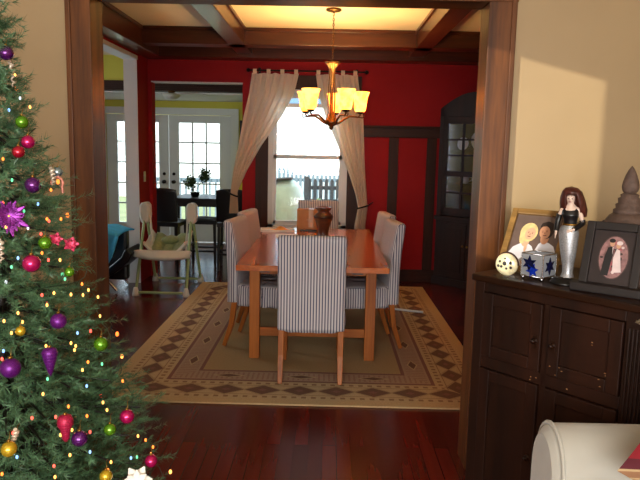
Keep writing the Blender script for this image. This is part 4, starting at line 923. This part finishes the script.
b = MB(); b.lathe([(.018, .354), (.028, .366), (.032, .382), (.029, .402), (.021, .428), (.011, .450), (.001, .464)], 24); b.build('finial', stm, t)
for k in range(14): a = 2*PI*k/14; b = MB(); b.ball((math.cos(a)*.084, math.sin(a)*.084, .235), (.010, .010, .014), 8); b.build('carved_knob', stm, t)

# ---------------------------------------------------------------- ivory sofa and cushion
t = thing('sofa', 'ivory sofa with a rounded arm in front of the old cabinet', 'sofa', (0, 0, 0))
SX0, SX1, SY0, SY1 = .725, 1.70, -.05, 2.065
def arm(y0, y1, zt, name):
    w_ = y1-y0; ym = (y0+y1)/2
    prof = [(y0+.02, .10), (y0+.01, .30), (y0, .46), (y0-.0, .56)] + [(ym-(w_/2)*math.cos(a), .56+(zt-.56)*math.sin(a)**.8) for a in [PI*i/14 for i in range(1, 14)]] + [(y1, .56), (y1, .46), (y1-.01, .30), (y1-.02, .10)]
    n = len(prof); b = MB(); xs = [SX0-.018, SX0, SX0+.012, SX0+.03, 1.2, SX1]; ins = [.80, .95, .99, 1.0, 1.0, .98]
    cz = .36
    vs = [(x, ym+(y-ym)*k, cz+(z-cz)*(1-(1-k)*.5)) for x, k in zip(xs, ins) for y, z in prof]
    fs = [(i*n+j, i*n+j+1, (i+1)*n+j+1, (i+1)*n+j) for i in range(len(xs)-1) for j in range(n-1)] + [(i*n+n-1, i*n, (i+1)*n, (i+1)*n+n-1) for i in range(len(xs)-1)]
    b.add(vs, fs, 0, True); b.add(vs[:n], [tuple(range(n))], 0, True); b.add(vs[-n:], [tuple(range(n))], 0)
    o = b.build(name, M['ivory'], t, subsurf=1)
    b = MB(); b.tube([(SX0+.008, ym+(y-ym)*1.0, cz+(z-cz)*1.0) for y, z in prof], .0065, 8); b.build('piping', M['ivory'], o)
arm(1.825, SY1, .72, 'arm'); arm(SY0, SY0+.24, .72, 'arm')
b = MB(); b.bb(SX0+.03, SX1, SY0+.2, 1.86, .10, .30); b.build('base', M['ivory'], t, bevel=.02)
for y0, y1 in ((.20, 1.005), (1.015, 1.815)): b = MB(); b.bb(SX0+.02, 1.45, y0, y1, .305, .47); b.build('seat_cushion', M['ivory'], t, bevel=.04)
b = MB(); b.bb(1.50, SX1, SY0+.02, SY1-.02, .10, .86); b.build('back', M['ivory'], t, bevel=.05)
for y0, y1 in ((.20, 1.005), (1.015, 1.81)): b = MB(); b.bb(1.32, 1.51, y0, y1, .475, .90); b.build('back_cushion', M['ivory'], t, bevel=.06)
for x in (SX0+.06, SX1-.06):
    for y in (SY0+.08, SY1-.08): b = MB(); b.lathe([(.022, 0), (.03, .05), (.03, .11)], 12, (x, y, 0)); b.build('foot', M['black_wood'], t)
m, N, L, P = new_mat('red_striped_cushion_cloth')
tc = N.new('ShaderNodeTexCoord'); sp = N.new('ShaderNodeSeparateXYZ'); L.new(tc.outputs['Object'], sp.inputs[0])
av = MN('ABSOLUTE', sp.outputs['X']); k_ = MN('FRACT', MN('MULTIPLY', MN('ADD', sp.outputs['Z'], MN('MULTIPLY', av, .8)), 5.2))
red_, mar_, tan_ = srgb(134, 18, 32), srgb(84, 20, 32), srgb(178, 150, 110)
c_ = MIXC(MN('GREATER_THAN', k_, .45), red_, mar_); c_ = MIXC(MN('MULTIPLY', MN('GREATER_THAN', k_, .62), MN('LESS_THAN', k_, .82)), c_, tan_); c_ = MIXC(MN('MULTIPLY', MN('GREATER_THAN', k_, .66), MN('LESS_THAN', k_, .78)), c_, srgb(140, 100, 70))
L.new(c_, P.inputs['Base Color']); P.inputs['Roughness'].default_value = .85
def pil(u, v):
    a, q_ = (u-.5)*2, (v-.5)*2; e_ = .42*(1-.06*(1-abs(a)**2)*1.0*abs(q_)**6)
    return (a*.21*(1-.07*(1-q_*q_)), 0, q_*.21*(1-.07*(1-a*a)))
b = MB()
for s_ in (-1, 1): b.grid(lambda u, v: (pil(u, v)[0], s_*.075*((1-abs(2*u-1)**2.5)*(1-abs(2*v-1)**2.5))**.55, pil(u, v)[2]), 20, 20)
o = b.build('cushion', m); o.matrix_world = Matrix.Translation((1.11, 1.69, .755)) @ Matrix.Rotation(-.32, 4, 'X') @ Matrix.Rotation(.62, 4, 'Y')
tag(o, 'dark red cushion with tan chevron stripes leaning on the ivory sofa arm', 'cushion')

# ---------------------------------------------------------------- christmas tree
AX, AY, ATOP = -1.045, 2.0, 1.96
def rad(z): return max(.0, .02+.385*(ATOP-z)) if z > .22 else .70
t = thing('christmas_tree', 'tall green artificial christmas tree in front of the left casing', 'tree', (AX, AY, 0))
b = MB(); b.tube([(0, 0, .05), (0, 0, 1.2), (0, 0, ATOP-.03)], [.022, .02, .006], 8); b.build('trunk', M['black_wood'], t)
b = MB(); b.lathe([(.03, .0), (.03, .16), (.026, .17)], 12)
for k in range(4): a = PI/4+PI/2*k; b.bar((0, 0, .05), (math.cos(a)*.3, math.sin(a)*.3, .012), .03, .024)
b.build('stand', M['iron'], t)
rng = np.random.default_rng(5)
TV = []; SG = []      # sprigs: start, end
br = MB()
z = .20
while z < ATOP-.02:
    R0 = max(.03, rad(z)*float(np.interp(z, [.2, .63, .95, 1.25, 1.5, 1.9], [.72, .84, .76, .74, .84, .90]))-.045); n = max(4, int(8+28*R0)); off = rng.uniform(0, 6.28)
    for k in range(n):
        a = off+2*PI*k/n+rng.normal(0, .09); zl = z+rng.normal(0, .018); r_ = R0*rng.uniform(.86, 1.08)
        dr = .10*r_; tip = np.array([math.cos(a)*r_, math.sin(a)*r_, zl+rng.normal(0, .02)]); root = np.array([0, 0, min(ATOP-.02, zl+.14*r_+.03)])
        if R0 > .10 and k % 2 == 0: br.tube([root, root*.45+tip*.55+np.array([0, 0, -.03*r_]), tip], [.006, .005, .003], 4)
        ns = 3+int(r_*13)
        for q in range(ns):
            f = 1-(q/ns)*min(.72, .16/max(r_, .05)+.42); p = root+(tip-root)*f; p[2] -= .03*r_*math.sin(PI*f)
            da = a+(1 if q % 2 else -1)*rng.uniform(.35, 1.0)*(0 if q == 0 else 1); ln = rng.uniform(.075, .125)*(1 if R0 > .12 else .7)
            e_ = p+np.array([math.cos(da)*ln, math.sin(da)*ln, rng.uniform(-.02, .05)]); SG.append((p, e_))
    z += .047
for q in range(10):
    a = q*.7; p = np.array([0, 0, ATOP-.05-.004*q]); SG.append((p, p+np.array([math.cos(a)*.05, math.sin(a)*.05, .03])))
SG.append((np.array([0, 0, ATOP-.06]), np.array([0, 0, ATOP+.03])))
br.build('branches', M['black_wood'], t)
A = np.array([s_[0] for s_ in SG]); B_ = np.array([s_[1] for s_ in SG]); NN = 46
n = len(A); f = np.tile(np.linspace(.02, 1.0, NN), n).reshape(n, NN); D = B_-A; Ln = np.linalg.norm(D, axis=1, keepdims=True); D = D/Ln
ref = np.where(np.abs(D[:, 2:3]) < .9, np.array([[0, 0, 1.]]), np.array([[1., 0, 0]])); u_ = np.cross(D, ref); u_ /= np.linalg.norm(u_, axis=1, keepdims=True); v_ = np.cross(D, u_)
ph_ = rng.uniform(0, 2*PI, (n, NN)); P0 = A[:, None, :]+(B_-A)[:, None, :]*f[..., None]
nd = (u_[:, None, :]*np.cos(ph_)[..., None]+v_[:, None, :]*np.sin(ph_)[..., None])*.86+D[:, None, :]*rng.uniform(.35, .75, (n, NN))[..., None]
nd /= np.linalg.norm(nd, axis=2, keepdims=True); nl = rng.uniform(.018, .030, (n, NN))[..., None]
sd = np.cross(nd, D[:, None, :]); sd /= (np.linalg.norm(sd, axis=2, keepdims=True)+1e-9)
v0 = P0+sd*.0015; v1 = P0-sd*.0015; v2 = P0+nd*nl
co_ = np.stack([v0, v1, v2], axis=2).reshape(-1, 3); nt = len(co_)//3
me = bpy.data.meshes.new('needles'); me.vertices.add(len(co_)); me.vertices.foreach_set('co', co_.ravel()); me.loops.add(len(co_)); me.loops.foreach_set('vertex_index', np.arange(len(co_), dtype=np.int32))
me.polygons.add(nt); me.polygons.foreach_set('loop_start', np.arange(0, len(co_), 3, dtype=np.int32)); me.polygons.foreach_set('loop_total', np.full(nt, 3, dtype=np.int32)); me.update(); me.validate()
me.materials.append(mat('green_pvc_needles', srgb(78, 112, 78), .45, var=.5, scale=45)); o = bpy.data.objects.new('needles', me); C.objects.link(o); o.parent = t; o['kind'] = 'stuff'

def on_tree(px, py, k=.985, extra=0.0):
    o_, d_ = pix_ray(px, py); best = None
    for i in range(500):
        p = o_+d_*(1.0+i*.003); r_ = rad(p.z)*k+extra; e_ = math.hypot(p.x-AX, p.y-AY)-r_
        if best is None or e_ < best[0]: best = (e_, p.copy())
        if e_ <= 0: return p
    return best[1]
# -- ornaments
OM = {'purple': mat('purple_gloss', srgb(92, 24, 110), .18, .6, var=.08, coat=.5), 'magenta': mat('magenta_gloss', srgb(190, 16, 96), .18, .6, var=.06, coat=.5), 'red': mat('crimson_gloss', srgb(180, 20, 48), .18, .6, var=.06, coat=.5), 'green': mat('lime_gloss', srgb(92, 150, 24), .18, .6, var=.06, coat=.5), 'gold': mat('gold_gloss', srgb(206, 172, 40), .2, .6, var=.1, coat=.5), 'violet': mat('violet_glitter', srgb(100, 24, 120), .35, .5, var=.5, scale=420), 'pink': mat('pink_glitter', srgb(176, 32, 72), .35, .4, var=.4, scale=300), 'tinsel': mat('purple_tinsel', srgb(112, 28, 118), .3, .6, var=.5, scale=300), 'silver': mat('pale_blue_silver', srgb(150, 172, 180), .2, .8, var=.1)}
def ball(px, py, r_px, col, label, k=1.02):
    p = on_tree(px, py, k); r_ = r_px*(p-Vector((0, 0, CAM_H))).dot(FW)/FPX
    o = thing('ornament_ball', label, 'ornament', p, 0, 'glass balls on the christmas tree')
    b = MB(); b.ball((0, 0, 0), r_, 24); b.build('globe', OM[col], o)
    b = MB(); b.lathe([(r_*.22, r_*.96), (r_*.22, r_*1.2), (r_*.08, r_*1.24)], 10); b.build('cap', M['brass'], o)
    b = MB(); b.tube([(0, 0, r_*1.2), (.003, 0, r_*1.2+.008), (-.001, .01, r_*1.2+.018), (0, .02, r_*1.2+.02)], .0008, 5); b.build('hook', M['brass'], o)
for a in (
    (6, 53, 7.2, 'purple', 'purple ball ornament at the very top of the christmas tree'),
    (22, 122, 6.5, 'green', 'topmost lime green ball ornament on the christmas tree'),
    (28, 142, 6.8, 'magenta', 'magenta ball ornament just below the topmost lime green ball'),
    (18.5, 152, 6.2, 'red', 'crimson ball ornament touching the magenta ball near the tree top'),
    (33, 185, 8, 'purple', 'dark purple ball ornament beneath the crimson and magenta balls'),
    (57.5, 172, 5.0, 'silver', 'small pale silver ball at the right edge of the tree by the casing'),
    (45, 243, 6.6, 'green', 'lime green ball ornament just above the large magenta ball'),
    (31.5, 263.5, 9, 'magenta', 'large magenta ball ornament in the middle of the tree'),
    (58.5, 321, 8, 'violet', 'glittery violet ball ornament above the purple cone'),
    (101, 344, 7.2, 'green', 'lime green ball ornament at the right side by the rug'),
    (10.5, 368, 10, 'violet', 'large glittery violet ball left of the purple cone'),
    (20.5, 331, 5, 'gold', 'small gold ball ornament left of the glittery violet ball'),
    (127, 416.5, 7.2, 'magenta', 'magenta ball ornament on a branch tip beside the rug corner'),
    (110, 429.5, 6.2, 'green', 'lime green ball ornament below and left of the rug corner ball'),
    (79.5, 438.5, 8, 'purple', 'purple ball ornament right beside the pink drop'),
    (9, 449, 8, 'gold', 'yellow gold ball ornament low on the tree at the picture edge'),
    (151, 461, 6.5, 'magenta', 'magenta ball ornament on the lowest branch tip at the right'),
    (69.5, 272, 5.0, 'green', 'small lime green ball ornament right of the large magenta ball'),
    (106, 476, 6.5, 'gold', 'gold ball ornament beside the white petals at the tree bottom')):
    ball(*a)
def drop(px, py, w_px, h_px, col, label, prof):
    p = on_tree(px, py, 1.03); s_ = (p-Vector((0, 0, CAM_H))).dot(FW)/FPX; w_, h_ = w_px*s_, h_px*s_
    o = thing('ornament_drop', label, 'ornament', p, 0, 'drop ornaments on the christmas tree')
    b = MB(); b.lathe([(r_*w_*(1+.0*1), (z_-.5)*h_) for r_, z_ in prof], 20); b.build('drop', OM[col], o)
    b = MB(); b.lathe([(w_*.12, h_*.49), (w_*.12, h_*.56), (w_*.04, h_*.58)], 10); b.build('cap', M['brass'], o)
    b = MB()
    for i in range(6): zz = .32+.1*i; k = np.interp(zz, [q_[1] for q_ in prof], [q_[0] for q_ in prof]); b.lathe([(k*w_*.99, (zz-.515)*h_), (k*w_*1.07, (zz-.5)*h_), (k*w_*.99, (zz-.485)*h_)], 18)
    b.build('ridge', OM[col], o)
drop(50, 362, 15.5, 30, 'violet', 'glittery purple cone ornament in the middle of the tree', [(.02, 0), (.16, .15), (.30, .4), (.42, .62), (.5, .82), (.42, .94), (.2, 1.0)])
drop(65.5, 428, 15.5, 28, 'pink', 'ridged pink drop ornament low on the tree beside a purple ball', [(.10, 0), (.24, .12), (.28, .35), (.34, .48), (.48, .62), (.5, .78), (.4, .94), (.16, 1.0)])
def flower(px, py, r_px, m_, n_pet, label, cat='flower', name='tinsel_flower', k=.99, core=None, facing=None):
    p = on_tree(px, py, k); r_ = r_px*(p-Vector((0, 0, CAM_H))).dot(FW)/FPX
    o = thing(name, label, cat, p, 0); n_ = facing or (Vector((0, 0, CAM_H))-p).normalized(); Rt = n_.to_track_quat('Z', 'Y').to_matrix()
    for ring_ in range(2):
        for i in range(n_pet):
            a = 2*PI*(i+.5*ring_)/n_pet; q = r_*(1-.3*ring_)*(1 if n_pet < 9 else random.uniform(.55, 1.1)); wq = .62 if n_pet < 9 else .3
            b = MB()
            b.grid(lambda u, v: Rt @ Vector((math.cos(a)*q*v-math.sin(a)*(u-.5)*q*wq*math.sin(PI*min(.97, v+.03))**.8, math.sin(a)*q*v+math.cos(a)*(u-.5)*q*wq*math.sin(PI*min(.97, v+.03))**.8, .006+.012*ring_+.25*q*v*v*(.5+.5*ring_)-.25*q*abs(u-.5)*0)), 4, 8); b.build('petal', m_, o, solid=.0015)
    b = MB(); b.ball(Rt @ Vector((0, 0, .012)), r_*.14, 10); b.build('flower_centre', core or OM['gold'], o)
flower(9, 216, 20, OM['tinsel'], 22, 'glittery purple flower on the left of the tree below the dark purple ball')
flower(56, 239, 7, OM['pink'], 5, 'small pink flower right behind the lime green ball in the tree')
flower(71, 244, 8, OM['pink'], 5, 'pink glitter flower on the tree edge beside the wooden casing')
flower(137, 481, 15, mat('white_silk_petal', srgb(236, 232, 222), .6), 6, 'white silk flower at the bottom of the tree near the floor')
def icicle(px, py, px1, py1, label):
    p, p1 = on_tree(px, py, 1.0), on_tree(px1, py1, 1.0); L_ = (p1-p); o = thing('icicle_ornament', label, 'ornament', p, 0, 'clear icicles on the christmas tree')
    q0 = L_.normalized().orthogonal().normalized(); q1 = L_.normalized().cross(q0)
    pts = [L_*(i/24)+q0*(.005*math.cos(i*1.1))+q1*(.005*math.sin(i*1.1)) for i in range(25)]
    b = MB(); b.tube(pts, [.0045*(1-.75*i/24)+.001 for i in range(25)], 7); b.build('twist', mat('clear_acrylic', srgb(206, 190, 170), .12, .3, var=.1), o)
    b = MB(); b.tube([(0, 0, 0), (0, .006, .01), (0, .018, .012)], .0009, 5); b.build('hook', M['brass'], o)
icicle(11, 62, 14, 86, 'clear twisted icicle hanging near the tree top under the purple ball')
icicle(52, 168, 54, 184, 'clear twisted icicle hanging at the tree edge beside the silver ball')
icicle(17, 430, 12, 444, 'clear twisted icicle hanging above the yellow gold ball low on the tree')
icicle(1, 240, 2, 262, 'clear twisted icicle at the picture edge below the purple flower')
p = on_tree(61, 183, 1.02); o = thing('hook_ornament', 'small red and white hooked cane at the tree edge beside the casing', 'ornament', p)
b = MB(); b.tube([(-.012+.018*math.cos(a), 0, .018*math.sin(a)) for a in [PI*(1.1-.1*i) for i in range(14)]]+[(.005, 0, -.03)], .004, 8); b.build('cane', mat('striped_candy', srgb(196, 120, 100), .35, var=.5, scale=160), o)

# -- string lights: one cable, coloured bulbs
LT = {'w': emis('warm_bulb', (1, .46, .10, 1), 2.0), 'o': emis('orange_bulb', (1, .22, .03, 1), 1.9), 'r': emis('red_bulb', (1, .09, .06, 1), 2.0), 'g': emis('green_bulb', (.15, .8, .4, 1), .8), 'b': emis('blue_bulb', (.25, .5, 1, 1), 1.1), 'p': emis('pale_bulb', (.75, .85, 1, 1), .7)}
LP = '20 98 p,3 159 o,3 203 r,24 211 g,51 190 o,47 219 o,61 219 o,6 227 w,49 221 r,41 234 r,42 253 o,48.5 260 r,11.5 267 g,18 258 b,6 282 p,65 279 g,82 284 o,88.5 290 w,83 295 w,71 294.5 w,54 293 w,42 295 r,98 297 w,47 305 w,18 313 w,4 321 w,22.5 322 w,11.5 333 w,100 316 w,77.5 333 b,90.6 331 r,71 343 w,75.7 346 w,74.5 350 w,46 346 w,3.5 351 b,2 359 r,82.5 370 w,122.7 381 o,86.7 386 b,43 394 w,102 364 g,47.5 379 g,88 362 o,68.5 406.5 o,55.7 417 r,87 416 o,32 418 r,90 432 r,72 430 w,60.6 435 w,70 455 w,90 452 b,55 477 w,2 474 o,54 466 r,13 433 r,17 457 b,103 402.5 w,107 410 w,145.6 440 o,153 447 o,151 454 w,138 436 w,137 457 g,131 458 b,111 462 w,108 470 o,15 75 w,9 110 b,30 107 w,12 180 g,38 204 b,28 228 p,60 260 w'
t = thing('string_lights', 'string of small coloured lights wound around the christmas tree', 'lights', (AX, AY, 0))
pts_front = []
for s_ in LP.split(','):
    x, y, c_ = s_.split(); p = on_tree(float(x), float(y), 1.0)-Vector((AX, AY, 0)); pts_front.append(p)
    b = MB(); b.ball(p, (.0036, .0036, .0055), 8); b.build('bulb', LT[c_], t)
for i in range(24):      # the far side of the tree
    z = .4+1.4*i/24; a = math.radians(20+ (i*67) % 150); r_ = rad(z)*.85; p = Vector((math.cos(a)*r_, math.sin(a)*r_, z)); b = MB(); b.ball(p, (.0058, .0058, .0085), 10); b.build('bulb', LT['wworogb'[i % 7]], t)
cab = [(math.cos(i*.22)*rad(.25+1.66*i/420)*.80, math.sin(i*.22)*rad(.25+1.66*i/420)*.80, .25+1.66*i/420+.01*math.sin(i*.9)) for i in range(421)]
b = MB(); b.tube(cab, .0016, 5); b.build('cable', mat('green_cable', srgb(24, 54, 34), .5), t)
